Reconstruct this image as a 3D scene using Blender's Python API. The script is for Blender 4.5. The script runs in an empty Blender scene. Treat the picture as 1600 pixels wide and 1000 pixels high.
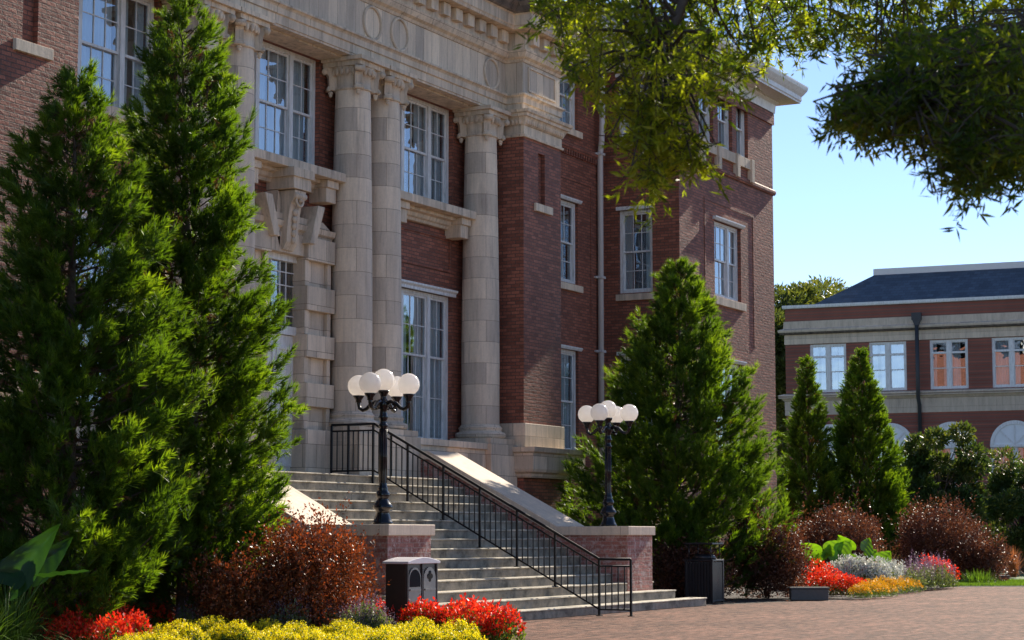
import bpy, math, random
import numpy as np
from mathutils import Vector, Matrix

R = math.radians
rng = np.random.default_rng(7)
random.seed(7)
scene = bpy.context.scene
COL = scene.collection

# ------------------------------------------------------------------ camera
EYE = 1.4
cam_d = bpy.data.cameras.new('camera')
cam_d.sensor_width = 36.0
cam_d.lens = 36.0 * 3166 / 1600
cam_d.clip_end = 3000
cam_d.dof.use_dof = True; cam_d.dof.focus_distance = 33; cam_d.dof.aperture_fstop = 6.3
cam = bpy.data.objects.new('camera', cam_d)
COL.objects.link(cam)
cam.location = (0, 0, EYE)
YAW, PITCH = 0.48327, 0.10527
cam.rotation_euler = (math.pi / 2 + PITCH, 0, YAW - math.pi / 2)
scene.camera = cam
_f = np.array([math.cos(YAW) * math.cos(PITCH), math.sin(YAW) * math.cos(PITCH), math.sin(PITCH)])
_r = np.cross(_f, [0, 0, 1]); _r /= np.linalg.norm(_r)
_u = np.cross(_r, _f)


def ground_at(x, y, z=0.0):
    "place on the ground seen at that spot of the photograph"
    r = _f + _r * (x - 800) / 3166 - _u * (y - 500) / 3166
    return np.array([0, 0, EYE]) + r * (z - EYE) / r[2]


def at_depth(x, y, d):
    return np.array([0, 0, EYE]) + (_f + _r * (x - 800) / 3166 - _u * (y - 500) / 3166) * d


# ------------------------------------------------------------------ sky + sun
SUN_AZ, SUN_EL = -2.6, 30.0
w = bpy.data.worlds.new('World'); scene.world = w; w.use_nodes = True
nt = w.node_tree
sky = nt.nodes.new('ShaderNodeTexSky'); sky.sky_type = 'NISHITA'; sky.sun_disc = False
sky.sun_elevation = R(SUN_EL); sky.sun_rotation = R(90 - SUN_AZ)
sky.air_density = 0.8; sky.dust_density = 0.0; sky.ozone_density = 2.4; sky.altitude = 1500
bg = nt.nodes['Background']; bg.inputs['Strength'].default_value = 0.084
tintn = nt.nodes.new('ShaderNodeMix'); tintn.data_type = 'RGBA'; tintn.blend_type = 'MULTIPLY'; tintn.inputs[0].default_value = 1.0
tintn.inputs[7].default_value = (1.02, 0.955, 0.97, 1)
nt.links.new(sky.outputs[0], tintn.inputs[6]); nt.links.new(tintn.outputs[2], bg.inputs[0])
sd = bpy.data.lights.new('sun', 'SUN'); sd.energy = 4.0; sd.angle = R(0.5); sd.color = (1.0, 0.91, 0.76)
sun = bpy.data.objects.new('sun', sd); COL.objects.link(sun)
_sd = Vector((math.cos(R(SUN_AZ)) * math.cos(R(SUN_EL)), math.sin(R(SUN_AZ)) * math.cos(R(SUN_EL)), math.sin(R(SUN_EL))))
sun.rotation_euler = _sd.to_track_quat('Z', 'Y').to_euler(); sun.location = (30, 0, 40)
scene.view_settings.view_transform = 'Standard'
scene.view_settings.look = 'None'
scene.view_settings.exposure = 1.28
scene.view_settings.gamma = 1
scene.cycles.max_bounces = 8
scene.cycles.transparent_max_bounces = 12


# ------------------------------------------------------------------ materials
def newmat(name):
    m = bpy.data.materials.new(name); m.use_nodes = True
    n = m.node_tree.nodes; b = n['Principled BSDF']
    return m, m.node_tree, n, b


def lk(t, a, b): t.links.new(a, b)


def noise(t, scale, detail=4, rough=0.6, vec=None, dist=0.0):
    n = t.nodes.new('ShaderNodeTexNoise'); n.inputs['Scale'].default_value = scale
    n.inputs['Detail'].default_value = detail; n.inputs['Roughness'].default_value = rough
    n.inputs['Distortion'].default_value = dist
    if vec is not None: lk(t, vec, n.inputs['Vector'])
    return n


def ramp(t, fac, stops):
    r = t.nodes.new('ShaderNodeValToRGB'); e = r.color_ramp.elements
    while len(e) < len(stops): e.new(0.5)
    for i, (p, c) in enumerate(stops): e[i].position = p; e[i].color = (*c, 1) if len(c) == 3 else c
    lk(t, fac, r.inputs[0]); return r


def mixc(t, fac, a, b, mode='MIX'):
    m = t.nodes.new('ShaderNodeMix'); m.data_type = 'RGBA'; m.blend_type = mode
    for s, v in ((m.inputs[0], fac), (m.inputs[6], a), (m.inputs[7], b)):
        if isinstance(v, (int, float)): s.default_value = v
        elif isinstance(v, tuple): s.default_value = (*v, 1)
        else: lk(t, v, s)
    return m.outputs[2]


def bump(t, h, strength, dist, b, prev=None):
    n = t.nodes.new('ShaderNodeBump'); n.inputs['Strength'].default_value = strength
    n.inputs['Distance'].default_value = dist; lk(t, h, n.inputs['Height'])
    if prev is not None: lk(t, prev, n.inputs['Normal'])
    lk(t, n.outputs[0], b.inputs['Normal']); return n.outputs[0]


def wall_vec(t):
    "object coordinates laid on a wall: (along, up, 0)"
    tc = t.nodes.new('ShaderNodeTexCoord'); sx = t.nodes.new('ShaderNodeSeparateXYZ'); lk(t, tc.outputs['Object'], sx.inputs[0])
    ge = t.nodes.new('ShaderNodeNewGeometry'); sn = t.nodes.new('ShaderNodeSeparateXYZ'); lk(t, ge.outputs['True Normal'], sn.inputs[0])
    ab = t.nodes.new('ShaderNodeMath'); ab.operation = 'ABSOLUTE'; lk(t, sn.outputs[0], ab.inputs[0])
    gt = t.nodes.new('ShaderNodeMath'); gt.operation = 'GREATER_THAN'; lk(t, ab.outputs[0], gt.inputs[0]); gt.inputs[1].default_value = 0.7
    mx = t.nodes.new('ShaderNodeMix'); mx.data_type = 'FLOAT'; lk(t, gt.outputs[0], mx.inputs[0]); lk(t, sx.outputs[0], mx.inputs[2]); lk(t, sx.outputs[1], mx.inputs[3])
    az = t.nodes.new('ShaderNodeMath'); az.operation = 'ABSOLUTE'; lk(t, sn.outputs[2], az.inputs[0])
    gz = t.nodes.new('ShaderNodeMath'); gz.operation = 'GREATER_THAN'; lk(t, az.outputs[0], gz.inputs[0]); gz.inputs[1].default_value = 0.7
    mz = t.nodes.new('ShaderNodeMix'); mz.data_type = 'FLOAT'; lk(t, gz.outputs[0], mz.inputs[0]); lk(t, sx.outputs[2], mz.inputs[2]); lk(t, sx.outputs[1], mz.inputs[3])
    cb = t.nodes.new('ShaderNodeCombineXYZ'); lk(t, mx.outputs[0], cb.inputs[0]); lk(t, mz.outputs[0], cb.inputs[1])
    return cb.outputs[0], tc.outputs['Object']


def brick_tex(t, vec, c1, c2, mortar, bw, rh, ms, bias=0.0):
    b = t.nodes.new('ShaderNodeTexBrick'); lk(t, vec, b.inputs['Vector'])
    b.inputs['Color1'].default_value = (*c1, 1); b.inputs['Color2'].default_value = (*c2, 1); b.inputs['Mortar'].default_value = (*mortar, 1)
    b.inputs['Scale'].default_value = 1; b.inputs['Mortar Size'].default_value = ms; b.inputs['Mortar Smooth'].default_value = 0.2
    b.inputs['Bias'].default_value = bias; b.inputs['Brick Width'].default_value = bw; b.inputs['Row Height'].default_value = rh
    return b


def mat_brick(name, c1, c2, mortar, rough_amt=1.0, blotch=None, bw=0.215, rh=0.0745, ms=0.006):
    m, t, n, b = newmat(name)
    v, o = wall_vec(t)
    bt = brick_tex(t, v, c1, c2, mortar, bw, rh, ms)
    ns = noise(t, 0.7, 5, 0.6, o)
    c = mixc(t, ramp(t, ns.outputs[0], [(0.3, (0, 0, 0)), (0.7, (1, 1, 1))]).outputs[0], (0.82, 0.80, 0.80), (1.12, 1.08, 1.05))
    col = mixc(t, 1.0, bt.outputs[0], c, 'MULTIPLY')
    n2 = noise(t, 34, 3, 0.6, o)
    col = mixc(t, ramp(t, n2.outputs[0], [(0.35, (0, 0, 0)), (0.75, (1, 1, 1))]).outputs[0], col, mixc(t, 1.0, col, (1.5, 1.42, 1.4), 'MULTIPLY'))
    if blotch:
        n3 = noise(t, 7, 4, 0.7, v)
        col = mixc(t, ramp(t, n3.outputs[0], [(0.50, (0, 0, 0)), (0.60, (1, 1, 1))]).outputs[0], col, blotch)
    lk(t, col, b.inputs['Base Color']); b.inputs['Roughness'].default_value = 0.72
    b.inputs['Specular IOR Level'].default_value = 0.35
    # every brick tilts a little, which is what the raking sun picks out
    bt2 = brick_tex(t, v, (0, 0, 0), (1, 1, 1), (0.0, 0.0, 0.0), bw, rh, ms)
    p = bump(t, bt2.outputs[0], 0.35 * rough_amt, 0.012, b)
    inv = t.nodes.new('ShaderNodeMath'); inv.operation = 'SUBTRACT'; inv.inputs[0].default_value = 1; lk(t, bt.outputs['Fac'], inv.inputs[1])
    p = bump(t, inv.outputs[0], 0.6 * rough_amt, 0.012, b, p)
    mp3 = t.nodes.new('ShaderNodeMapping'); lk(t, v, mp3.inputs[0]); mp3.inputs['Scale'].default_value = (5.5, 14, 1)
    n5 = noise(t, 1.0, 2, 0.5, mp3.outputs[0])
    p = bump(t, n5.outputs[0], 0.6 * rough_amt, 0.02, b, p)
    bump(t, n2.outputs[0], 0.3 * rough_amt, 0.02, b, p)
    return m


def mat_stone(name, c1, c2, joint, bw=0.9, rh=0.45, ms=0.006, uv=False, stain=0.5):
    m, t, n, b = newmat(name)
    if uv:
        tc = t.nodes.new('ShaderNodeTexCoord'); v = tc.outputs['UV']; o = tc.outputs['Object']
    else:
        v, o = wall_vec(t)
    bt = brick_tex(t, v, c1, c2, joint, bw, rh, ms)
    mp = t.nodes.new('ShaderNodeMapping'); lk(t, o, mp.inputs[0]); mp.inputs['Scale'].default_value = (3, 3, 0.5)
    ns = noise(t, 1.6, 6, 0.65, mp.outputs[0])
    col = mixc(t, ramp(t, ns.outputs[0], [(0.32, (1, 1, 1)), (0.60, (0, 0, 0))]).outputs[0], bt.outputs[0], mixc(t, 1.0, bt.outputs[0], (1 - stain * 0.45,) * 3, 'MULTIPLY'))
    mp2 = t.nodes.new('ShaderNodeMapping'); lk(t, o, mp2.inputs[0]); mp2.inputs['Scale'].default_value = (9, 9, 0.7)
    n4 = noise(t, 1.3, 5, 0.7, mp2.outputs[0], 0.3)
    col = mixc(t, ramp(t, n4.outputs[0], [(0.52, (0, 0, 0)), (0.68, (1, 1, 1))]).outputs[0], col, mixc(t, 1.0, col, (1 - stain * 0.42, 1 - stain * 0.42, 1 - stain * 0.38), 'MULTIPLY'))
    n2 = noise(t, 22, 4, 0.6, o)
    col = mixc(t, n2.outputs[0], mixc(t, 1.0, col, (0.92, 0.92, 0.92), 'MULTIPLY'), mixc(t, 1.0, col, (1.2, 1.17, 1.12), 'MULTIPLY'))
    lk(t, col, b.inputs['Base Color']); b.inputs['Roughness'].default_value = 0.8
    b.inputs['Specular IOR Level'].default_value = 0.3
    inv = t.nodes.new('ShaderNodeMath'); inv.operation = 'SUBTRACT'; inv.inputs[0].default_value = 1; lk(t, bt.outputs['Fac'], inv.inputs[1])
    p = bump(t, inv.outputs[0], 0.5, 0.01, b)
    bump(t, n2.outputs[0], 0.25, 0.01, b, p)
    return m


def mat_plain(name, col, rough=0.5, metal=0.0, var=0.12, scale=8, bmp=0.0, spec=0.5, coat=0.0):
    m, t, n, b = newmat(name)
    tc = t.nodes.new('ShaderNodeTexCoord')
    ns = noise(t, scale, 4, 0.6, tc.outputs['Object'])
    c = mixc(t, ns.outputs[0], tuple(x * (1 - var) for x in col), tuple(x * (1 + var) for x in col))
    lk(t, c, b.inputs['Base Color']); b.inputs['Roughness'].default_value = rough; b.inputs['Metallic'].default_value = metal
    b.inputs['Specular IOR Level'].default_value = spec; b.inputs['Coat Weight'].default_value = coat
    if bmp: bump(t, ns.outputs[0], bmp, 0.02, b)
    return m


def mat_leaf(name, ca, cb, cc=None, trans=0.45, tcol=None, rough=0.5, nscale=1.5, spec=0.4):
    "leaf: random tint per leaf, clump-sized variation, light passes through"
    m, t, n, b = newmat(name)
    ge = t.nodes.new('ShaderNodeNewGeometry'); tc = t.nodes.new('ShaderNodeTexCoord')
    at = t.nodes.new('ShaderNodeAttribute'); at.attribute_name = 'tint'
    ns = noise(t, nscale, 3, 0.6, tc.outputs['Object'])
    ad = t.nodes.new('ShaderNodeMath'); ad.operation = 'MULTIPLY_ADD'; lk(t, at.outputs['Fac'], ad.inputs[0]); ad.inputs[1].default_value = 0.65
    sb = t.nodes.new('ShaderNodeMath'); sb.operation = 'MULTIPLY'; lk(t, ns.outputs[0], sb.inputs[0]); sb.inputs[1].default_value = 0.45
    lk(t, sb.outputs[0], ad.inputs[2])
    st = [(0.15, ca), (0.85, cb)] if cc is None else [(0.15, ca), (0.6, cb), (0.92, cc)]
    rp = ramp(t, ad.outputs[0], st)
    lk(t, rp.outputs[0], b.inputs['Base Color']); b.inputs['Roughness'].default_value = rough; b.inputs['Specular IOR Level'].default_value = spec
    tr = t.nodes.new('ShaderNodeBsdfTranslucent')
    tcv = mixc(t, 1.0, rp.outputs[0], tcol or (1.8, 1.7, 0.6), 'MULTIPLY'); lk(t, tcv, tr.inputs[0])
    mx = t.nodes.new('ShaderNodeMixShader'); mx.inputs[0].default_value = trans
    lk(t, b.outputs[0], mx.inputs[1]); lk(t, tr.outputs[0], mx.inputs[2])
    lk(t, mx.outputs[0], n['Material Output'].inputs[0])
    return m


def mat_glass(name, tint=(0.75, 0.85, 0.9), refl=0.22):
    m, t, n, b = newmat(name)
    n.remove(b)
    tr = t.nodes.new('ShaderNodeBsdfTransparent'); tr.inputs[0].default_value = (*tint, 1)
    gl = t.nodes.new('ShaderNodeBsdfGlossy'); gl.inputs['Roughness'].default_value = 0.015; gl.inputs[0].default_value = (0.9, 0.95, 1, 1)
    fr = t.nodes.new('ShaderNodeFresnel'); fr.inputs[0].default_value = 1.5
    tc = t.nodes.new('ShaderNodeTexCoord'); ns = noise(t, 1.3, 2, 0.5, tc.outputs['Object'])
    bp = t.nodes.new('ShaderNodeBump'); bp.inputs['Strength'].default_value = 0.15; bp.inputs['Distance'].default_value = 0.05
    lk(t, ns.outputs[0], bp.inputs['Height']); lk(t, bp.outputs[0], gl.inputs['Normal'])
    ad = t.nodes.new('ShaderNodeMath'); ad.operation = 'ADD'; lk(t, fr.outputs[0], ad.inputs[0]); ad.inputs[1].default_value = refl; ad.use_clamp = True
    mx = t.nodes.new('ShaderNodeMixShader'); lk(t, ad.outputs[0], mx.inputs[0]); lk(t, tr.outputs[0], mx.inputs[1]); lk(t, gl.outputs[0], mx.inputs[2])
    lk(t, mx.outputs[0], n['Material Output'].inputs[0])
    return m


M = {}
M['brick'] = mat_brick('red brick', (0.165, 0.059, 0.037), (0.32, 0.118, 0.073), (0.095, 0.062, 0.048), 0.95, ms=0.009)
M['brick_far'] = mat_brick('far red brick', (0.18, 0.055, 0.036), (0.28, 0.09, 0.058), (0.16, 0.075, 0.055), 0.1)
M['brick_pale'] = mat_brick('weathered pink brick', (0.21, 0.075, 0.055), (0.38, 0.16, 0.125), (0.32, 0.24, 0.20), 0.9, blotch=(0.48, 0.33, 0.29))
M['stone'] = mat_stone('limestone', (0.484, 0.405, 0.317), (0.798, 0.653, 0.501), (0.314, 0.244, 0.184), 0.62, 0.44)
M['stone_frieze'] = mat_stone('frieze limestone', (0.508, 0.432, 0.348), (0.816, 0.676, 0.511), (0.266, 0.200, 0.143), 0.33, 3.0, 0.005)
M['stone_trim'] = mat_stone('limestone trim', (0.605, 0.499, 0.384), (0.798, 0.653, 0.490), (0.328, 0.244, 0.173), 1.1, 6.0, 0.005, stain=0.8)
M['stone_col'] = mat_stone('column limestone', (0.484, 0.410, 0.337), (0.816, 0.676, 0.521), (0.328, 0.255, 0.194), 1.05, 0.46, 0.005, uv=True)
M['stone_old'] = mat_stone('weathered limestone', (0.122, 0.100, 0.087), (0.290, 0.244, 0.205), (0.072, 0.056, 0.051), 0.7, 6, 0.008, stain=1.2)
M['coping'] = mat_stone('coping stone', (0.677, 0.543, 0.419), (0.726, 0.587, 0.461), (0.363, 0.277, 0.205), 1.5, 50, 0.005, stain=0.35)


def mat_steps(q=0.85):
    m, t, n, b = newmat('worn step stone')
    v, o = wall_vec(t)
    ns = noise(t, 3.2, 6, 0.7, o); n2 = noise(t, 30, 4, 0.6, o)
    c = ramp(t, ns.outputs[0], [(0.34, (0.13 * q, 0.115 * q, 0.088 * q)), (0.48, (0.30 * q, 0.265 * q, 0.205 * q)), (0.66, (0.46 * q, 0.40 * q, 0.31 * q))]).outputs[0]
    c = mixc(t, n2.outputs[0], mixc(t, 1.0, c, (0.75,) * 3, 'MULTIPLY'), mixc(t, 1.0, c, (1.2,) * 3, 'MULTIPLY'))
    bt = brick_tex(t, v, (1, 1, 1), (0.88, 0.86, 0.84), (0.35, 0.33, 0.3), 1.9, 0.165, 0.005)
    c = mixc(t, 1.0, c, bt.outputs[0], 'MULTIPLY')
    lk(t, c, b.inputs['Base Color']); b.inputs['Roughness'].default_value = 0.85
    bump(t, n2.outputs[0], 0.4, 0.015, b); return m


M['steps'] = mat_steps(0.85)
M['treads'] = mat_steps(1.5)  # paler copy of the riser stone: worn tops, with sunlight painted in


def mat_white(name='old white paint'):
    m, t, n, b = newmat(name)
    tc = t.nodes.new('ShaderNodeTexCoord'); mp = t.nodes.new('ShaderNodeMapping'); lk(t, tc.outputs['Object'], mp.inputs[0]); mp.inputs['Scale'].default_value = (6, 6, 1)
    ns = noise(t, 3, 5, 0.7, mp.outputs[0])
    lk(t, ramp(t, ns.outputs[0], [(0.3, (0.52, 0.51, 0.48)), (0.55, (0.74, 0.74, 0.72)), (0.8, (0.80, 0.80, 0.78))]).outputs[0], b.inputs['Base Color'])
    b.inputs['Roughness'].default_value = 0.5; return m


M['white'] = mat_white()
M['glass'] = mat_glass('window glass')
M['glass_far'] = mat_glass('far window glass', (0.8, 0.85, 0.88), 0.3)
M['curtain'] = mat_plain('pale curtain', (0.78, 0.80, 0.80), 0.9, var=0.15, scale=3)
M['dark'] = mat_plain('dark room', (0.03, 0.032, 0.035), 0.9)
M['iron'] = mat_plain('black iron', (0.005, 0.005, 0.006), 0.5, 0.0, 0.3, 20, spec=0.25)
M['post'] = mat_plain('glossy lamp post paint', (0.004, 0.005, 0.009), 0.25, 0.0, 0.3, 12, coat=0.35, spec=0.3)
M['pipe'] = mat_plain('painted pipe', (0.62, 0.60, 0.58), 0.45, 0, 0.08, 4)
M['pipe_dark'] = mat_plain('dark pipe', (0.03, 0.032, 0.035), 0.5)
M['bin'] = mat_plain('dark brown metal', (0.045, 0.036, 0.034), 0.38, 0.2, 0.2, 15)
M['bin_panel'] = mat_plain('grey bin panel', (0.22, 0.20, 0.19), 0.35, 0.5, 0.15, 10)
M['bin_lid'] = mat_plain('pale bin lid', (0.72, 0.66, 0.66), 0.35, 0.1, 0.1, 10)
M['bin_black'] = mat_plain('black slatted steel', (0.018, 0.018, 0.022), 0.35, 0.2, 0.2, 15)
M['bin_hole'] = mat_plain('bin opening', (0.004, 0.004, 0.004), 0.9)
M['sticker_red'] = mat_plain('red sticker', (0.35, 0.03, 0.03), 0.5)
M['sticker_white'] = mat_plain('white sticker', (0.7, 0.7, 0.7), 0.5)
M['block'] = mat_plain('grey concrete block', (0.12, 0.11, 0.10), 0.85, 0, 0.25, 14, 0.3)
M['bark'] = mat_plain('bark', (0.10, 0.07, 0.05), 0.9, 0, 0.35, 14, 0.8)
M['twig'] = mat_plain('twig bark', (0.07, 0.05, 0.035), 0.9, 0, 0.35, 14)


def mat_globe():
    m, t, n, b = newmat('opal globe glass')
    b.inputs['Base Color'].default_value = (0.92, 0.90, 0.88, 1); b.inputs['Roughness'].default_value = 0.12; b.inputs['Coat Weight'].default_value = 0.5
    tr = t.nodes.new('ShaderNodeBsdfTranslucent'); tr.inputs[0].default_value = (1.0, 0.96, 0.92, 1)
    mx = t.nodes.new('ShaderNodeMixShader'); mx.inputs[0].default_value = 0.55
    lk(t, b.outputs[0], mx.inputs[1]); lk(t, tr.outputs[0], mx.inputs[2]); lk(t, mx.outputs[0], n['Material Output'].inputs[0])
    return m


M['globe'] = mat_globe()


def mat_roof():
    m, t, n, b = newmat('slate roof')
    tc = t.nodes.new('ShaderNodeTexCoord'); mp = t.nodes.new('ShaderNodeMapping'); lk(t, tc.outputs['Object'], mp.inputs[0])
    mp.inputs['Rotation'].default_value = (0, R(90), 0)
    sx = t.nodes.new('ShaderNodeSeparateXYZ'); lk(t, tc.outputs['Object'], sx.inputs[0])
    cb = t.nodes.new('ShaderNodeCombineXYZ'); lk(t, sx.outputs[0], cb.inputs[0]); lk(t, sx.outputs[2], cb.inputs[1])
    bt = brick_tex(t, cb.outputs[0], (0.035, 0.052, 0.075), (0.062, 0.088, 0.120), (0.02, 0.025, 0.035), 0.32, 0.16, 0.006)
    ns = noise(t, 0.8, 5, 0.7, tc.outputs['Object'])
    c = mixc(t, ns.outputs[0], mixc(t, 1.0, bt.outputs[0], (0.7,) * 3, 'MULTIPLY'), mixc(t, 1.0, bt.outputs[0], (1.3,) * 3, 'MULTIPLY'))
    lk(t, c, b.inputs['Base Color']); b.inputs['Roughness'].default_value = 0.7
    bump(t, bt.outputs[0], 0.4, 0.02, b); return m


M['roof'] = mat_roof()


def mat_pavers():
    m, t, n, b = newmat('brick pavers')
    tc = t.nodes.new('ShaderNodeTexCoord'); mp = t.nodes.new('ShaderNodeMapping'); lk(t, tc.outputs['Object'], mp.inputs[0]); mp.inputs['Rotation'].default_value = (0, 0, R(0))
    bt = brick_tex(t, mp.outputs[0], (0.085, 0.034, 0.022), (0.27, 0.128, 0.086), (0.04, 0.025, 0.018), 0.22, 0.11, 0.014)
    ns = noise(t, 0.35, 6, 0.65, tc.outputs['Object'])
    c = mixc(t, 1.0, bt.outputs[0], ramp(t, ns.outputs[0], [(0.3, (0.66, 0.62, 0.60)), (0.7, (1.3, 1.28, 1.25))]).outputs[0], 'MULTIPLY')
    mp5 = t.nodes.new('ShaderNodeMapping'); lk(t, tc.outputs['Object'], mp5.inputs[0]); mp5.inputs['Scale'].default_value = (0.35, 2.2, 1)
    n6 = noise(t, 1.6, 6, 0.75, mp5.outputs[0])
    c = mixc(t, 1.0, c, ramp(t, n6.outputs[0], [(0.34, (0.62, 0.60, 0.58)), (0.66, (1.32, 1.30, 1.28))]).outputs[0], 'MULTIPLY')
    n2 = noise(t, 6, 5, 0.75, tc.outputs['Object'])
    c = mixc(t, ramp(t, n2.outputs[0], [(0.50, (0, 0, 0)), (0.75, (1, 1, 1))]).outputs[0], c, (0.24, 0.14, 0.105))
    lk(t, c, b.inputs['Base Color']); b.inputs['Roughness'].default_value = 0.85; b.inputs['Specular IOR Level'].default_value = 0.12
    p = bump(t, bt.outputs[0], 0.5, 0.012, b)
    n3 = noise(t, 12, 4, 0.7, tc.outputs['Object']); bump(t, n3.outputs[0], 0.9, 0.03, b, p); return m


M['pavers'] = mat_pavers()
M['mulch'] = mat_plain('dark mulch', (0.035, 0.022, 0.016), 0.95, 0, 0.5, 30, 1.0)
M['lawn'] = mat_plain('lawn', (0.07, 0.12, 0.025), 0.9, 0, 0.4, 18, 0.8)
M['grass_blade'] = mat_leaf('grass blades', (0.05, 0.10, 0.015), (0.12, 0.22, 0.03), trans=0.4)
M['conifer'] = mat_leaf('cedar needles', (0.022, 0.050, 0.010), (0.070, 0.135, 0.018), (0.19, 0.28, 0.030), trans=0.5, nscale=2.2, tcol=(2.3, 2.1, 0.35))
M['conifer_dead'] = mat_leaf('browned cedar needles', (0.06, 0.035, 0.018), (0.20, 0.11, 0.05), trans=0.35, tcol=(1.4, 1.1, 0.7))
M['oak'] = mat_leaf('willow oak leaves', (0.020, 0.048, 0.012), (0.075, 0.120, 0.018), (0.26, 0.30, 0.035), trans=0.65, rough=0.4, nscale=1.2, tcol=(2.1, 2.0, 0.4))
M['broad'] = mat_leaf('broad green leaves', (0.018, 0.045, 0.014), (0.05, 0.085, 0.02), (0.14, 0.15, 0.04), trans=0.35, nscale=1.0)
M['far_leaf'] = mat_leaf('far tree leaves', (0.03, 0.055, 0.018), (0.09, 0.11, 0.03), (0.20, 0.19, 0.06), trans=0.4, nscale=0.35)
M['bush_red'] = mat_leaf('nandina leaves', (0.030, 0.020, 0.010), (0.17, 0.060, 0.022), (0.50, 0.13, 0.045), trans=0.3, tcol=(1.6, 1.0, 0.6), rough=0.45, nscale=2.6, spec=0.35)
M['bush_green'] = mat_leaf('nandina inner leaves', (0.02, 0.03, 0.01), (0.09, 0.07, 0.02), trans=0.3, rough=0.3)
M['bush_purple'] = mat_leaf('dark burgundy leaves', (0.030, 0.013, 0.010), (0.115, 0.048, 0.028), (0.36, 0.175, 0.085), trans=0.25, tcol=(1.5, 1.05, 0.75), rough=0.5, nscale=1.3, spec=0.3)
M['ear'] = mat_leaf('elephant ear leaf', (0.10, 0.22, 0.015), (0.24, 0.38, 0.03), trans=0.55, nscale=3, tcol=(2.0, 1.9, 0.4))
M['ear_dark'] = mat_leaf('dark elephant ear leaf', (0.015, 0.05, 0.012), (0.04, 0.10, 0.018), trans=0.4, nscale=3)
M['red_flower'] = mat_leaf('red petals', (0.45, 0.02, 0.012), (0.80, 0.04, 0.015), (0.90, 0.13, 0.025), trans=0.35, tcol=(1.3, 1.0, 0.8))
M['yellow_flower'] = mat_leaf('yellow flowers', (0.40, 0.36, 0.01), (0.82, 0.66, 0.012), (0.90, 0.76, 0.02), trans=0.4, tcol=(1.3, 1.3, 0.6))
M['orange_flower'] = mat_leaf('golden flowers', (0.55, 0.28, 0.01), (0.78, 0.45, 0.015), trans=0.35, tcol=(1.3, 1.1, 0.6))
M['purple_flower'] = mat_leaf('muted purple flowers', (0.13, 0.085, 0.12), (0.27, 0.19, 0.24), trans=0.3, tcol=(1.2, 1, 1.2))
M['silver'] = mat_leaf('silver leaves', (0.46, 0.47, 0.41), (0.78, 0.77, 0.70), trans=0.25, tcol=(1, 1, 1))
M['flower_leaf'] = mat_leaf('bedding leaves', (0.04, 0.09, 0.015), (0.12, 0.17, 0.03), trans=0.4)
M['salvia_leaf'] = mat_leaf('salvia leaves', (0.08, 0.12, 0.05), (0.17, 0.20, 0.10), trans=0.3)
M['bronze_grass'] = mat_leaf('bronze grass', (0.18, 0.07, 0.03), (0.45, 0.20, 0.09), trans=0.35, tcol=(1.4, 1.1, 0.8))
M['pale_grass'] = mat_leaf('pale pink grass', (0.25, 0.13, 0.06), (0.50, 0.32, 0.18), trans=0.4, tcol=(1.3, 1.1, 0.8))


# ------------------------------------------------------------------ objects
def tag(o, label=None, cat=None, group=None, kind=None):
    if label: o['label'] = label
    if cat: o['category'] = cat
    if group: o['group'] = group
    if kind: o['kind'] = kind
    return o


def root(name, loc, label, cat, group=None, rz=0.0):
    o = bpy.data.objects.new(name, None); COL.objects.link(o)
    o.location = loc; o.rotation_euler = (0, 0, rz); o.empty_display_size = 0.2
    return tag(o, label, cat, group)


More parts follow.
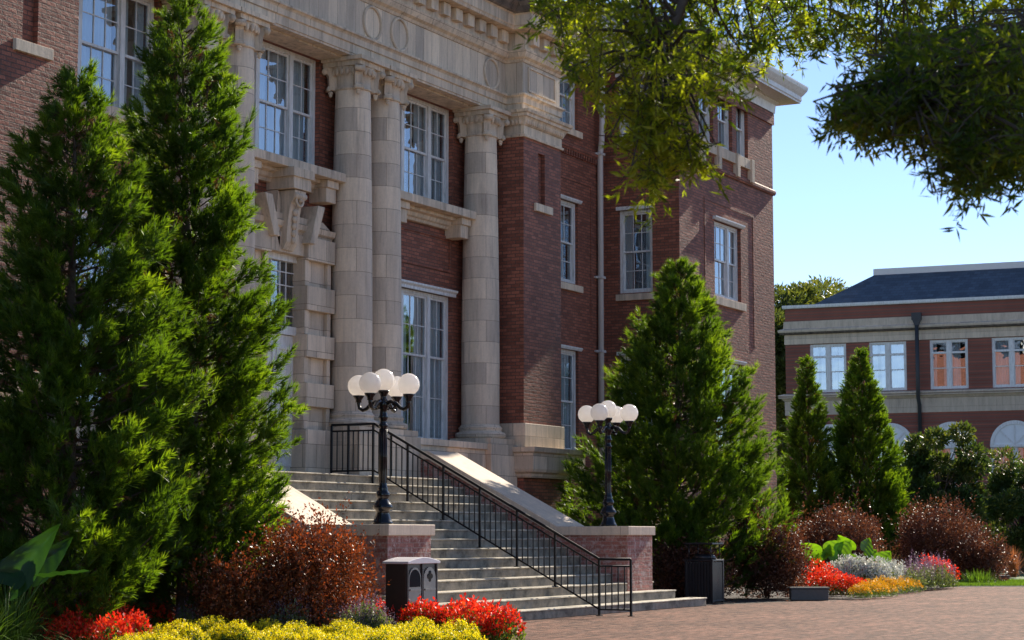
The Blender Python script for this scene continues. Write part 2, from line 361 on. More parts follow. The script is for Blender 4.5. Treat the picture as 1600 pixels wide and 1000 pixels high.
class MB:
    "collects simple shapes for ONE mesh object"
    def __init__(s): s.v = []; s.f = []; s.sm = []; s.uv = {}

    def add(s, vs, fs, smooth=False, uvs=None):
        o = len(s.v); s.v += [tuple(p) for p in vs]
        for i, f in enumerate(fs):
            if uvs: s.uv[len(s.f)] = uvs[i]
            s.f.append(tuple(a + o for a in f)); s.sm.append(smooth)
        return s

    def box(s, x0, y0, z0, x1, y1, z1):
        x0, x1 = min(x0, x1), max(x0, x1); y0, y1 = min(y0, y1), max(y0, y1); z0, z1 = min(z0, z1), max(z0, z1)
        return s.add([(x0, y0, z0), (x1, y0, z0), (x1, y1, z0), (x0, y1, z0), (x0, y0, z1), (x1, y0, z1), (x1, y1, z1), (x0, y1, z1)],
                     [(0, 3, 2, 1), (4, 5, 6, 7), (0, 1, 5, 4), (1, 2, 6, 5), (2, 3, 7, 6), (3, 0, 4, 7)])

    def prism(s, pts, a, b, axis='x'):
        "polygon pts extruded along axis from a to b; pts are the other two coordinates in order"
        n = len(pts)
        def P(p, t): return {'x': (t, p[0], p[1]), 'y': (p[0], t, p[1]), 'z': (p[0], p[1], t)}[axis]
        vs = [P(p, a) for p in pts] + [P(p, b) for p in pts]
        fs = [tuple(range(n))[::-1], tuple(range(n, 2 * n))] + [(i, (i + 1) % n, n + (i + 1) % n, n + i) for i in range(n)]
        return s.add(vs, fs)

    def lathe(s, prof, c, seg=24, uv=False, sq=1.0, closed=True):
        n = len(prof); vs = []
        for j in range(seg):
            a = 2 * math.pi * j / seg
            for r, z in prof: vs.append((c[0] + r * math.cos(a), c[1] + r * math.sin(a) * sq, c[2] + z))
        fs = []; us = []
        for j in range(seg):
            k = (j + 1) % seg
            for i in range(n - 1):
                fs.append((j * n + i, k * n + i, k * n + i + 1, j * n + i + 1))
                r = 0.4; u0 = 2 * math.pi * j / seg * r; u1 = 2 * math.pi * (j + 1) / seg * r
                us.append(((u0, prof[i][1]), (u1, prof[i][1]), (u1, prof[i + 1][1]), (u0, prof[i + 1][1])))
        s.add(vs, fs, True, us if uv else None)
        return s

    def tube(s, pts, rad, seg=8, cap=True):
        pts = [Vector(p) for p in pts]; n = len(pts)
        rad = rad if hasattr(rad, '__len__') else [rad] * n
        vs = []; up = Vector((0.31, 0.17, 1)).normalized()
        for i, p in enumerate(pts):
            t = (pts[min(i + 1, n - 1)] - pts[max(i - 1, 0)]).normalized()
            a = t.cross(up)
            if a.length < 1e-3: a = t.cross(Vector((1, 0, 0)))
            a.normalize(); b = t.cross(a)
            for j in range(seg):
                q = 2 * math.pi * j / seg
                vs.append(tuple(p + (a * math.cos(q) + b * math.sin(q)) * rad[i]))
        fs = [(i * seg + j, i * seg + (j + 1) % seg, (i + 1) * seg + (j + 1) % seg, (i + 1) * seg + j) for i in range(n - 1) for j in range(seg)]
        if cap: fs += [tuple(range(seg))[::-1], tuple(range((n - 1) * seg, n * seg))]
        return s.add(vs, fs, True)

    def ell(s, c, r, seg=10, rings=6):
        vs = []; fs = []
        for i in range(rings + 1):
            p = math.pi * i / rings
            for j in range(seg):
                a = 2 * math.pi * j / seg
                vs.append((c[0] + r[0] * math.sin(p) * math.cos(a), c[1] + r[1] * math.sin(p) * math.sin(a), c[2] + r[2] * math.cos(p)))
        for i in range(rings):
            for j in range(seg): fs.append((i * seg + j, (i + 1) * seg + j, (i + 1) * seg + (j + 1) % seg, i * seg + (j + 1) % seg))
        return s.add(vs, fs, True)

    def sweep(s, path, prof, close_ends=True):
        "profile [(out, z)...] swept along a plan path; outward is the right-hand side of travel; mitred corners"
        P = [Vector(p) for p in path]; n = len(P); m = len(prof); offs = []
        for i in range(n):
            d0 = (P[i] - P[i - 1]).normalized() if i > 0 else None
            d1 = (P[i + 1] - P[i]).normalized() if i < n - 1 else None
            n0 = Vector((d0.y, -d0.x)) if d0 else None; n1 = Vector((d1.y, -d1.x)) if d1 else None
            if n0 is None: o = n1
            elif n1 is None: o = n0
            else: o = (n0 + n1) / (1 + n0.dot(n1))
            offs.append(o)
        vs = [(P[i].x + offs[i].x * o, P[i].y + offs[i].y * o, z) for i in range(n) for o, z in prof]
        fs = [(i * m + j, (i + 1) * m + j, (i + 1) * m + j + 1, i * m + j + 1) for i in range(n - 1) for j in range(m - 1)]
        fs += [(i * m + m - 1, (i + 1) * m + m - 1, (i + 1) * m, i * m) for i in range(n - 1)]
        if close_ends: fs += [tuple(range(m))[::-1], tuple(range((n - 1) * m, n * m))]
        return s.add(vs, fs)

    def xform(s, mat):
        s.v = [tuple(mat @ Vector(p)) for p in s.v]; return s

    def build(s, name, mat, parent=None, label=None, bevel=0.0):
        me = bpy.data.meshes.new(name)
        off = np.array(parent['_o'] if parent is not None and '_o' in parent else (0, 0, 0), float)
        me.from_pydata([tuple(np.array(p) - off) for p in s.v], [], s.f)
        me.polygons.foreach_set('use_smooth', s.sm)
        if s.uv:
            ul = me.uv_layers.new(name='UVMap')
            for i, p in enumerate(me.polygons):
                if i in s.uv:
                    for k, li in enumerate(p.loop_indices): ul.data[li].uv = s.uv[i][k]
        mats = mat if isinstance(mat, list) else [mat]
        for q in mats: me.materials.append(q)
        me.update()
        o = bpy.data.objects.new(name, me); COL.objects.link(o)
        if parent is not None: o.parent = parent
        if bevel:
            b = o.modifiers.new('bevel', 'BEVEL'); b.width = bevel; b.segments = 2; b.limit_method = 'ANGLE'; b.angle_limit = R(35)
        if parent is not None and '_o' in parent: o['_o'] = parent['_o']
        if label: o['label'] = label
        return o


def origin(o, off): o['_o'] = [float(a) for a in off]; return o


def np_mesh(name, V, F, mat, parent=None, tint=None, smooth=False):
    "fast mesh from arrays V (n,3), F (m,k) with an optional tint per face corner vertex"
    me = bpy.data.meshes.new(name)
    V = np.asarray(V, np.float32)
    if parent is not None and '_o' in parent: V = V - np.array(parent['_o'], np.float32)
    m, k = F.shape
    me.vertices.add(len(V)); me.vertices.foreach_set('co', V.ravel())
    me.loops.add(m * k); me.loops.foreach_set('vertex_index', F.astype(np.int32).ravel())
    me.polygons.add(m); me.polygons.foreach_set('loop_start', np.arange(0, m * k, k, dtype=np.int32))
    me.polygons.foreach_set('loop_total', np.full(m, k, np.int32))
    me.update(calc_edges=True)
    if tint is not None:
        a = me.attributes.new('tint', 'FLOAT', 'POINT'); a.data.foreach_set('value', np.asarray(tint, np.float32))
    if smooth: me.polygons.foreach_set('use_smooth', np.ones(m, bool))
    me.materials.append(mat)
    o = bpy.data.objects.new(name, me); COL.objects.link(o)
    if parent is not None: o.parent = parent
    if parent is not None and '_o' in parent: o['_o'] = parent['_o']
    return o


def frames(D, roll=None):
    "orthonormal frames with z along D (n,3)"
    D = D / np.linalg.norm(D, axis=1, keepdims=True); n = len(D)
    A = np.cross(D, np.where(np.abs(D[:, 2:3]) > 0.95, [[1., 0, 0]], [[0, 0, 1.]])); A /= np.linalg.norm(A, axis=1, keepdims=True)
    B = np.cross(D, A)
    if roll is None: roll = rng.uniform(0, 2 * np.pi, n)
    c, s_ = np.cos(roll)[:, None], np.sin(roll)[:, None]
    X = A * c + B * s_; Y = -A * s_ + B * c
    return np.stack([X, Y, D], 2)          # columns


def scatter(T, TF, P, D, S, roll=None, tint=None, jitter=0.25):
    "place template T (k,3), faces TF at points P, z axis D, scale S -> V, F, tint"
    Fm = frames(D, roll); n, k = len(P), len(T)
    V = np.einsum('nij,kj->nki', Fm, T) * np.asarray(S).reshape(-1, 1, 1) + P[:, None, :]
    F = (TF[None] + (np.arange(n) * k)[:, None, None]).reshape(-1, TF.shape[1])
    t = rng.uniform(0, 1, n) if tint is None else tint
    tt = np.repeat(t, k)
    if jitter: tt = np.clip(tt + rng.uniform(-jitter, jitter, n * k), 0, 1)
    return V.reshape(-1, 3), F, tt


def join(parts):
    V = []; F = []; T = []; o = 0
    for v, f, t in parts: V.append(v); F.append(f + o); T.append(t); o += len(v)
    return np.concatenate(V), np.concatenate(F), np.concatenate(T)


# leaf templates (z along the leaf)
LEAF = (np.array([[0, 0, 0], [0.20, 0.05, 0.5], [0, 0.02, 1.0], [-0.20, 0.05, 0.5]]), np.array([[0, 1, 2], [0, 2, 3]]))
NARROW = (np.array([[0, 0, 0], [0.10, 0.03, 0.42], [0, 0.0, 1.0], [-0.10, 0.03, 0.42]]), np.array([[0, 1, 2], [0, 2, 3]]))


def tuft_template(n, seed, spread=0.55, ln=0.55, wd=0.035):
    g = np.random.default_rng(seed); V = []; F = []
    for i in range(n):
        s = g.uniform(0, 0.75) ** 0.9; a = g.uniform(0, 2 * np.pi); th = spread * (1.1 - 0.6 * s) * g.uniform(0.5, 1.15)
        d = np.array([np.cos(a) * np.sin(th), np.sin(a) * np.sin(th), np.cos(th)]); L = ln * g.uniform(0.65, 1.1) * (1 - 0.35 * s)
        b = np.array([0, 0, s]); sd = np.cross(d, [g.normal(), g.normal(), g.normal()]); sd /= np.linalg.norm(sd)
        k = len(V); V += [b - sd * wd / 2, b + sd * wd / 2, b + d * L]; F.append([k, k + 1, k + 2])
    return np.array(V), np.array(F)


TUFTS = [tuft_template(34, 100 + i, spread=0.8, ln=0.66, wd=0.058) for i in range(5)]
TUFTS_FAR = [tuft_template(20, 200 + i, wd=0.07) for i in range(3)]


def conifer(name, base, H, prof, label, seed, tuft=0.34, nbr=170, per=22, group=None, dead=0, far=False, lean=(0, 0), mat='conifer', z0=0.12, spread=0.55, only_az=None):
    "conical cedar: trunk, limbs, and tufts of needles along upswept branches"
    g = np.random.default_rng(seed)
    o = root(name, (float(base[0]), float(base[1]), float(base[2])), label, 'tree', group)
    hs = [p[0] for p in prof]; rs = [p[1] for p in prof]
    tr = MB(); npt = 9
    tr.tube([(lean[0] * (i / 8) ** 1.5, lean[1] * (i / 8) ** 1.5, H * 0.97 * i / 8) for i in range(npt)], [max(0.012, 0.022 * H * (1 - i / 8.2)) for i in range(npt)], 8)
    P = []; D = []; S = []; Tn = []; deadP = []
    for b in range(nbr):
        u = (b + g.uniform(0, 1)) / nbr
        h = z0 / H + (1 - z0 / H) * (1 - (1 - u) ** 0.78) if True else u
        h = min(h, 0.985)
        az = b * 2.39996 + g.uniform(-0.5, 0.5)
        Rm = np.interp(h, hs, rs) * (g.uniform(0.68, 1.03) + 0.12 * g.uniform() ** 3)
        Rm *= 1 + 0.16 * math.sin(2 * az + 5 * h + seed) + 0.10 * math.sin(5 * az - 9 * h + 2 * seed)
        Rm = min(Rm, np.interp(h, hs, rs) * 1.08)
        zb = h * H; n = max(5, int(per * (0.35 + 0.65 * Rm / max(rs))))
        droop = g.uniform(-0.05, 0.28)
        ax = np.array([lean[0] * h ** 1.5, lean[1] * h ** 1.5, zb]); d = np.array([np.cos(az), np.sin(az), 0])
        def pt(t): return ax + d * Rm * t + np.array([0, 0, Rm * (0.25 * t * t - droop * t * (1 - t) * 2) + 0.28 * t])
        tr.tube([pt(t) for t in (0, 0.35, 0.7, 0.95)], [max(0.006, 0.012 * Rm + 0.008) * q for q in (1, 0.8, 0.5, 0.25)], 4, cap=False)
        isdead = dead and g.uniform() < dead
        bt = g.uniform(0, 1)
        for i in range(n):
            t = g.uniform(0.28, 1.0) ** 0.7
            sp = 0.24 * (0.35 + 0.65 * Rm) * (1.1 - 0.55 * t)
            p = pt(t) + g.normal(0, 1, 3) * sp * np.array([0.55, 0.55, 0.42])
            dd = d * g.uniform(0.35, 0.95) + np.array([0, 0, g.uniform(0.35, 1.0)]) + g.normal(0, 0.28, 3)
            br = (isdead and t < 0.9) or (t < 0.62 and g.uniform() < 0.22)
            (deadP if br else P).append(p)
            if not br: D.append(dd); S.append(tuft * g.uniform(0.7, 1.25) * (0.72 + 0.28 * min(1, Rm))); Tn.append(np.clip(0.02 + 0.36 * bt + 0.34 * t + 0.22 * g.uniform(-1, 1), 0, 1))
    for i in range(14):     # leader
        P.append(np.array([lean[0], lean[1], H * (0.90 + 0.095 * i / 14)]) + g.normal(0, 0.03 * H / 8, 3)); D.append(np.array([0, 0, 1.]) + g.normal(0, 0.3, 3)); S.append(tuft * (1.0 - 0.03 * i)); Tn.append(0.7)
    P = np.array(P); D = np.array(D); S = np.array(S); Tn = np.array(Tn)
    TT = TUFTS_FAR if far else TUFTS
    parts = []
    for k in range(len(TT)):
        sel = np.arange(len(P)) % len(TT) == k
        v_, f_, t_ = scatter(TT[k][0], TT[k][1], P[sel], D[sel], S[sel], tint=Tn[sel], jitter=0.10)
        gr = np.tile(np.arange(len(TT[k][0])) % 3 == 2, sel.sum())       # needle tips paler, bases darker
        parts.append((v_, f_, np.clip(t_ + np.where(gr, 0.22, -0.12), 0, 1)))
    V, F, T = join(parts)
    origin(o, (0, 0, 0))
    tr.build('trunk', M['bark'], o)
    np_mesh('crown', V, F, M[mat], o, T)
    if deadP:
        Q = np.array(deadP); V, F, T = scatter(TT[0][0], TT[0][1], Q, g.normal(0, 1, Q.shape) + [0, 0, -0.5], np.full(len(Q), tuft * 0.8))
        np_mesh('browned_foliage', V, F, M['conifer_dead'], o, T)
    return o


def leaf_blob(name, base, rad, n, size, mat, label, cat, seed, group=None, lumps=9, squash=0.35, stems=True, template=LEAF, spikes=0, inner=None, lift=0.0, kind=None, up=0.5):
    "bush: small leaves filling several overlapping lumps, uneven top, woody stems"
    g = np.random.default_rng(seed)
    o = root(name, tuple(float(a) for a in base), label, cat, group) if not kind else None
    rx, ry, rz = rad
    C = []; Rr = []
    for i in range(lumps):
        a = g.uniform(0, 2 * np.pi); q = math.sqrt(g.uniform(0, 1)) * 0.62
        s = g.uniform(0.36, 0.58)
        C.append([rx * q * math.cos(a), ry * q * math.sin(a), rz * (1 - s) * g.uniform(0.7, 1.12) * (1 - 0.30 * q * q) ]); Rr.append([rx * s, ry * s, rz * s])
    C.append([0, 0, rz * 0.40]); Rr.append([rx * 0.75, ry * 0.75, rz * 0.45])
    C = np.array(C); Rr = np.array(Rr)
    idx = g.integers(0, len(C), n)
    d = g.normal(0, 1, (n, 3)); d /= np.linalg.norm(d, axis=1, keepdims=True)
    rr = g.uniform(0.35, 1.0, n) ** 0.45 * (1 + 0.10 * g.normal(0, 1, n))
    P = C[idx] + d * Rr[idx] * rr[:, None]
    keep = P[:, 2] > 0.02; P = P[keep]; d = d[keep]
    if spikes:
        ns = spikes; a = g.uniform(0, 2 * np.pi, ns); q = np.sqrt(g.uniform(0, 1, ns)) * 0.85
        k = 14; st = np.stack([rx * q * np.cos(a), ry * q * np.sin(a), rz * (0.98 - 0.5 * q * q)], 1)
        t = np.tile(np.linspace(-0.2, 1, k), ns)[:, None]; hh = np.repeat(g.uniform(0.10, 0.30, ns) * rz, k)[:, None]
        lean = np.repeat(g.normal(0, 0.3, (ns, 3)), k, 0)
        Q = np.repeat(st, k, 0) + (np.array([[0, 0, 1.]]) + lean) * t * hh + g.normal(0, 0.012, (ns * k, 3))
        P = np.concatenate([P, Q]); d = np.concatenate([d, g.normal(0, 1, Q.shape)])
    # leaves sit along short sprigs, so the surface breaks into sprays and gaps
    kk = 9; P = P[g.permutation(len(P))][:max(1, len(P) // kk)] if len(P) > kk else P
    dn = P - np.array([0, 0, rz * 0.3]); dn /= np.linalg.norm(dn, axis=1, keepdims=True)
    sd_ = dn * 0.8 + np.array([0, 0, up * 1.3]) + g.normal(0, 0.35, P.shape); sd_ /= np.linalg.norm(sd_, axis=1, keepdims=True)
    tint_s = np.repeat(g.uniform(0, 1, len(P)), kk)
    tt_ = np.tile(np.linspace(-0.5, 1, kk), len(P))[:, None]; LL = np.repeat(g.uniform(0.10, 0.24, len(P)), kk)[:, None] * (rz / 1.5)
    P = np.repeat(P, kk, 0) + np.repeat(sd_, kk, 0) * tt_ * LL + g.normal(0, 0.018 * rz / 1.5, (len(P) * kk, 3))
    D = np.repeat(sd_, kk, 0) * 0.8 + g.normal(0, 0.65, P.shape)
    kp = P[:, 2] > 0.01; P = P[kp]; D = D[kp]; tint_s = tint_s[kp]
    P[:, 2] += lift
    V, F, T = scatter(template[0] * [1.25, 1, 1], template[1], P, D, size * 1.15 * g.uniform(0.6, 1.3, len(P)), tint=np.clip(0.6 * tint_s + 0.4 * g.uniform(0, 1, len(P)), 0, 1), jitter=0.05)
    origin(o, (0, 0, 0))
    if stems:
        sb = MB()
        for i in range(9):
            a = g.uniform(0, 2 * np.pi); q = g.uniform(0.2, 0.7)
            sb.tube([(0.06 * math.cos(a), 0.06 * math.sin(a), 0), (rx * q * 0.5 * math.cos(a), ry * q * 0.5 * math.sin(a), rz * 0.4), (rx * q * math.cos(a), ry * q * math.sin(a), rz * 0.8)], [0.014, 0.010, 0.005], 5)
        sb.build('stems', M['twig'], o)
    np_mesh('foliage', V, F, M[mat], o, T)
    return o


# ================================================================== SETTING
def sheet(name, pts, z, mat, kind='structure'):
    mb = MB(); mb.add([(x, y, z) for x, y in pts], [tuple(range(len(pts)))])
    o = mb.build(name, mat); o['kind'] = kind; return o


sheet('ground', [(-500, -500), (900, -500), (900, 900), (-500, 900)], -0.02, M['lawn'])
_e = [ground_at(x, y) for x, y in ((1088, 946), (1140, 944), (1230, 940), (1330, 937), (1400, 930), (1440, 923), (1480, 918), (1540, 917), (1600, 917.5), (1700, 917.5))]
edge = [(float(p[0]), float(p[1])) for p in _e]
_l = [ground_at(x, y) for x, y in ((790, 1010), (700, 1012), (500, 1030), (250, 1035), (0, 1045), (-300, 1050))]
ledge = [(float(p[0]), float(p[1])) for p in _l]
plaza = [(-30, -60), (75, -60), (75, edge[-1][1] - 2)] + edge[::-1] + [(37.9, 15.6), (24.6, 15.6)] + ledge + [(-30, 17)]
sheet('plaza_paving', plaza, 0.0, M['pavers'])
sheet('planting_bed_right', [(37.5, 15.6)] + edge + [(80, 24), (80, 26), (37.5, 22.5)], -0.006, M['mulch'])
sheet('planting_bed_left', [(25.9, 15.6), (24.6, 15.6)] + ledge + [(-5, 24), (26, 24)], -0.004, M['mulch'])
sheet('far_path', [(84, -20), (92, -20), (88, 40), (80, 40)], -0.01, M['block'])

# ================================================================== MAIN HALL
hall = root('brick_hall', (31.2, 21.4, 0), 'large red brick hall with limestone columns, carved frieze and tall white windows behind the steps', 'building')
hall['_o'] = [31.2, 21.4, 0.0]
YW = 21.4       # wall between the columns
YP = 20.23      # pier fronts
YB = 22.0       # wall of the recessed bay
XR = 47.09      # side of the projecting wing
YR = 19.91      # front of the wing


def wall(name, axis, c, u0, u1, z0, z1, openings, thick=0.35, mat=None, parent=hall):
    "wall facing -Y (axis x, plane y=c) or -X (axis y, plane x=c) with real openings and reveals"
    us = sorted({u0, u1, *[a for o in openings for a in o[:2]]}); zs = sorted({z0, z1, *[a for o in openings for a in o[2:]]})
    mb = MB()
    for i in range(len(us) - 1):
        # merge runs of solid cells vertically
        run = None
        for j in range(len(zs) - 1):
            um, zm = (us[i] + us[i + 1]) / 2, (zs[j] + zs[j + 1]) / 2
            solid = not any(o[0] < um < o[1] and o[2] < zm < o[3] for o in openings)
            if solid: run = (run[0], zs[j + 1]) if run else (zs[j], zs[j + 1])
            if (not solid or j == len(zs) - 2) and run:
                if axis == 'x': mb.box(us[i], c, run[0], us[i + 1], c + thick, run[1])
                else: mb.box(c, us[i], run[0], c + thick, us[i + 1], run[1])
                run = None
    return mb.build(name, mat or M['brick'], parent)


def window(axis, c, u0, u1, z0, z1, mull=(), cols=(3,), rows=(2, 2), parent=hall, curtain=0.8, seed=0, fr=0.075, name='window', deep=0.5, glass='glass', cmat='curtain', mw=0.12, split=0.5):
    "timber window set in an opening; mull = centres of mullions, cols = panes across in each light"
    g = random.Random(seed)
    flip = u0 > u1
    def B(mb, a, d0, z_0, b, d1, z_1):
        if axis == 'x': mb.box(a, c + d0, z_0, b, c + d1, z_1)
        else: mb.box(c + d0, a, z_0, c + d1, b, z_1)
    f = MB()
    B(f, u0, 0.0, z0, u0 + fr, 0.14, z1); B(f, u1 - fr, 0.0, z0, u1, 0.14, z1)
    B(f, u0 + fr, 0.0, z1 - fr, u1 - fr, 0.14, z1); B(f, u0 + fr, 0.0, z0, u1 - fr, 0.16, z0 + fr)
    B(f, u0 - 0.002, 0.015, z0 - 0.03, u1 + 0.002, 0.15, z0 - 0.001)
    for m_ in mull: B(f, m_ - mw / 2, -0.003, z0 + fr, m_ + mw / 2, 0.14, z1 - fr)
    F = f.build(name, M['white'], parent)
    es = [u0 + fr] + [v for m_ in mull for v in (m_ - mw / 2, m_ + mw / 2)] + [u1 - fr]
    zb, zt = z0 + fr, z1 - fr; zm = zb + (zt - zb) * split
    sb = MB(); st = 0.045; mt = 0.018
    gl = MB(); cu = MB()
    for k in range(len(es) // 2):
        a, b = es[2 * k], es[2 * k + 1]; nc = cols[min(k, len(cols) - 1)]
        for (s0, s1, d, nr) in ((zm - 0.025, zt, 0.035, rows[0]), (zb, zm + 0.02, 0.075, rows[1])):
            B(sb, a, d, s0, a + st, d + 0.035, s1); B(sb, b - st, d, s0, b, d + 0.035, s1)
            B(sb, a + st, d, s1 - st, b - st, d + 0.035, s1); B(sb, a + st, d, s0, b - st, d + 0.035, s0 + st)
            for i in range(1, nc):
                u = a + st + (b - a - 2 * st) * i / nc; B(sb, u - mt / 2, d + 0.004, s0 + st, u + mt / 2, d + 0.030, s1 - st)
            for i in range(1, nr):
                z = s0 + st + (s1 - s0 - 2 * st) * i / nr; B(sb, a + st, d + 0.006, z - mt / 2, b - st, d + 0.028, z + mt / 2)
            if axis == 'x': gl.add([(a + st, c + d + 0.018, s0 + st), (b - st, c + d + 0.018, s0 + st), (b - st, c + d + 0.018, s1 - st), (a + st, c + d + 0.018, s1 - st)], [(0, 1, 2, 3)])
            else: gl.add([(c + d + 0.018, a + st, s0 + st), (c + d + 0.018, b - st, s0 + st), (c + d + 0.018, b - st, s1 - st), (c + d + 0.018, a + st, s1 - st)], [(3, 2, 1, 0)])
        # curtains drawn to the sides
        if curtain > 0:
            wd = (b - a) * curtain * g.uniform(0.75, 1.05)
            spans = [(a, a + wd * 0.5), (b - wd * 0.5, b)] if g.random() < 0.7 else [(a, a + wd)]
            for (s0, s1) in spans:
                n = max(8, int((s1 - s0) / 0.02)); vs = []; ph = g.uniform(0, 6)
                for i in range(n + 1):
                    u = s0 + (s1 - s0) * i / n; dd = 0.17 + 0.035 * math.sin(u * 55 + ph) + 0.015 * math.sin(u * 23 + ph)
                    for z in (zb, zt): vs.append((u, c + dd, z) if axis == 'x' else (c + dd, u, z))
                cu.add(vs, [(2 * i, 2 * i + 2, 2 * i + 3, 2 * i + 1) for i in range(n)], True)
    sb.build('sash', M['white'], F)
    gl.build('pane', M[glass], F)
    if cu.v: cu.build('curtain', M[cmat], F)
    bk = MB()       # the unlit room behind
    if axis == 'x': bk.add([(u0 - .3, c + deep, z0 - .3), (u1 + .3, c + deep, z0 - .3), (u1 + .3, c + deep, z1 + .3), (u0 - .3, c + deep, z1 + .3)], [(0, 1, 2, 3)])
    else: bk.add([(c + deep, u0 - .3, z0 - .3), (c + deep, u1 + .3, z0 - .3), (c + deep, u1 + .3, z1 + .3), (c + deep, u0 - .3, z1 + .3)], [(3, 2, 1, 0)])
    bk.build('room_backing', M['dark'], F)
    return F


BAYS = (26.2, 31.3, 36.6)
ops = []
for c in BAYS: ops.append((c - 1.39, c + 1.39, 8.42, 10.62))
ops += [(BAYS[0] - 1.39, BAYS[0] + 1.39, 3.32, 6.56), (BAYS[2] - 1.39, BAYS[2] + 1.39, 3.32, 6.56), (30.4, 32.0, 2.475, 6.62)]
wall('wall', 'x', YW, 24.0, 39.2, 2.3, 12.9, ops)
for i, c in enumerate(BAYS):
    window('x', YW + 0.10, c - 1.39, c + 1.39, 8.42, 10.62, (c - 0.56, c + 0.56), (2, 3, 2), (2, 2), seed=10 + i, curtain=(1.0, 0.95, 0.9)[i], split=0.49)
for i in (0, 2):
    c = BAYS[i]
    window('x', YW + 0.10, c - 1.39, c + 1.39, 3.32, 6.50, (c - 0.56, c + 0.56), (2, 3, 2), (2, 2), seed=20 + i, curtain=0.95, split=0.58)
    h = MB(); h.sweep([(c - 1.5, YW), (c + 1.5, YW)], [(-0.03, 6.5), (0.04, 6.5), (0.04, 6.56), (0.09, 6.60), (0.09, 6.64), (-0.03, 6.64)]); h.build('window_head', M['white'], hall)
    h = MB()        # shallow brick panel above the window
    for (a, b, z0, z1) in ((-1.3, 1.3, 7.72, 7.79), (-1.3, 1.3, 7.02, 7.09), (-1.3, -1.23, 7.09, 7.72), (1.23, 1.3, 7.09, 7.72)): h.box(c + a, YW - 0.03, z0, c + b, YW + 0.02, z1)
    h.build('brick_panel', M['brick'], hall)
# window sills on the upper floor with mouldings and end brackets
for i, c in enumerate(BAYS):
    s = MB(); s.box(c - 1.72, 20.85, 8.17, c + 1.52, 21.52, 8.34)
    s.sweep([(c - 1.65, YW), (c + 1.45, YW)], [(-0.05, 7.92), (0.10, 7.92), (0.12, 7.98), (0.17, 8.0), (0.19, 8.08), (0.30, 8.10), (0.30, 8.168), (-0.05, 8.168)])
    s.build('sill', M['stone_trim'], hall, bevel=0.008)
    for e in (-1.38, 1.22):
        k = MB(); k.box(c + e - 0.2, 20.95, 8.02, c + e + 0.2, YW, 8.165); k.box(c + e - 0.17, 21.0, 7.74, c + e + 0.17, YW, 8.02)
        k.build('sill_bracket', M['stone_trim'], hall, bevel=0.01)

# ---- piers either side of the colonnade
for (xa, xb) in ((22.0, 24.1), (39.1, 40.94)):
    p = MB(); xm = (xa + xb) / 2; q0, q1 = (xm - 0.22, xm + 0.12)
    # front face with a narrow sunk panel
    p.box(xa, YP, 3.80, q0, 22.2, 10.12); p.box(q1, YP, 3.80, xb, 22.2, 10.12)
    p.box(q0, YP, 3.80, q1, 22.2, 8.72); p.box(q0, YP, 9.87, q1, 22.2, 10.12); p.box(q0, YP + 0.09, 8.72, q1, 22.2, 9.87)
    p.box(xa - 0.02, YP - 0.02, 0.0, xb + 0.02, 22.2, 2.62)
    P = p.build('brick_pier', M['brick'], hall)
    k = MB(); k.box(xm - 0.42, YP - 0.06, 8.54, xm + 0.42, YP + 0.02, 8.715); k.build('stone_plaque', M['stone_trim'], P, bevel=0.006)
    k = MB(); k.box(xa - 0.05, YP - 0.06, 3.28, xb + 0.05, 22.1, 3.80); k.build('plinth', M['stone'], P, bevel=0.01)
    k = MB()        # heavy stone shelf below the pier
    k.sweep([(xa - 0.2, 22.1), (xa - 0.2, YP - 0.33), (xb + 0.55, YP - 0.33), (xb + 0.55, 22.1)][0:4] if False else [(xa - 0.2, 22.0), (xa - 0.2, YP - 0.33), (xb + 0.55, YP - 0.33), (xb + 0.55, 22.0)],
            [(-0.12, 2.62), (-0.10, 2.70), (-0.02, 2.74), (0.0, 2.80), (0.0, 3.14), (0.07, 3.17), (0.09, 3.27), (-0.3, 3.27), (-0.3, 2.62)])
    k.box(xa - 0.1, YP - 0.2, 2.64, xb + 0.45, 22.0, 3.265)
    k.build('stone_shelf', M['stone'], P)
    k = MB(); pth = [(xa, 22.0), (xa, YP), (xb, YP), (xb, 22.0)]
    k.sweep(pth, [(-0.05, 10.12), (0.05, 10.12), (0.06, 10.17), (0.02, 10.19), (0.02, 10.38), (-0.05, 10.38)])
    k.sweep(pth, [(-0.05, 10.384), (0.04, 10.384), (0.10, 10.52), (0.12, 10.55), (0.16, 10.56), (0.17, 10.62), (0.21, 10.64), (0.23, 10.70), (-0.05, 10.70)])
    for (a, b, fx) in (((xa, YP), (xb, YP), 0), ((xa, 21.2), (xa, YP), 1)):
        L = math.hypot(b[0] - a[0], b[1] - a[1]); n = int(L / 0.095)
        for i in range(n):
            t = (i + 0.5) / n; x = a[0] + (b[0] - a[0]) * t; y = a[1] + (b[1] - a[1]) * t
            k.ell((x - (0.075 if fx else 0), y - (0 if fx else 0.075), 10.45), (0.034, 0.034, 0.062), 8, 5)
    k.build('pier_capital', M['stone_trim'], P)

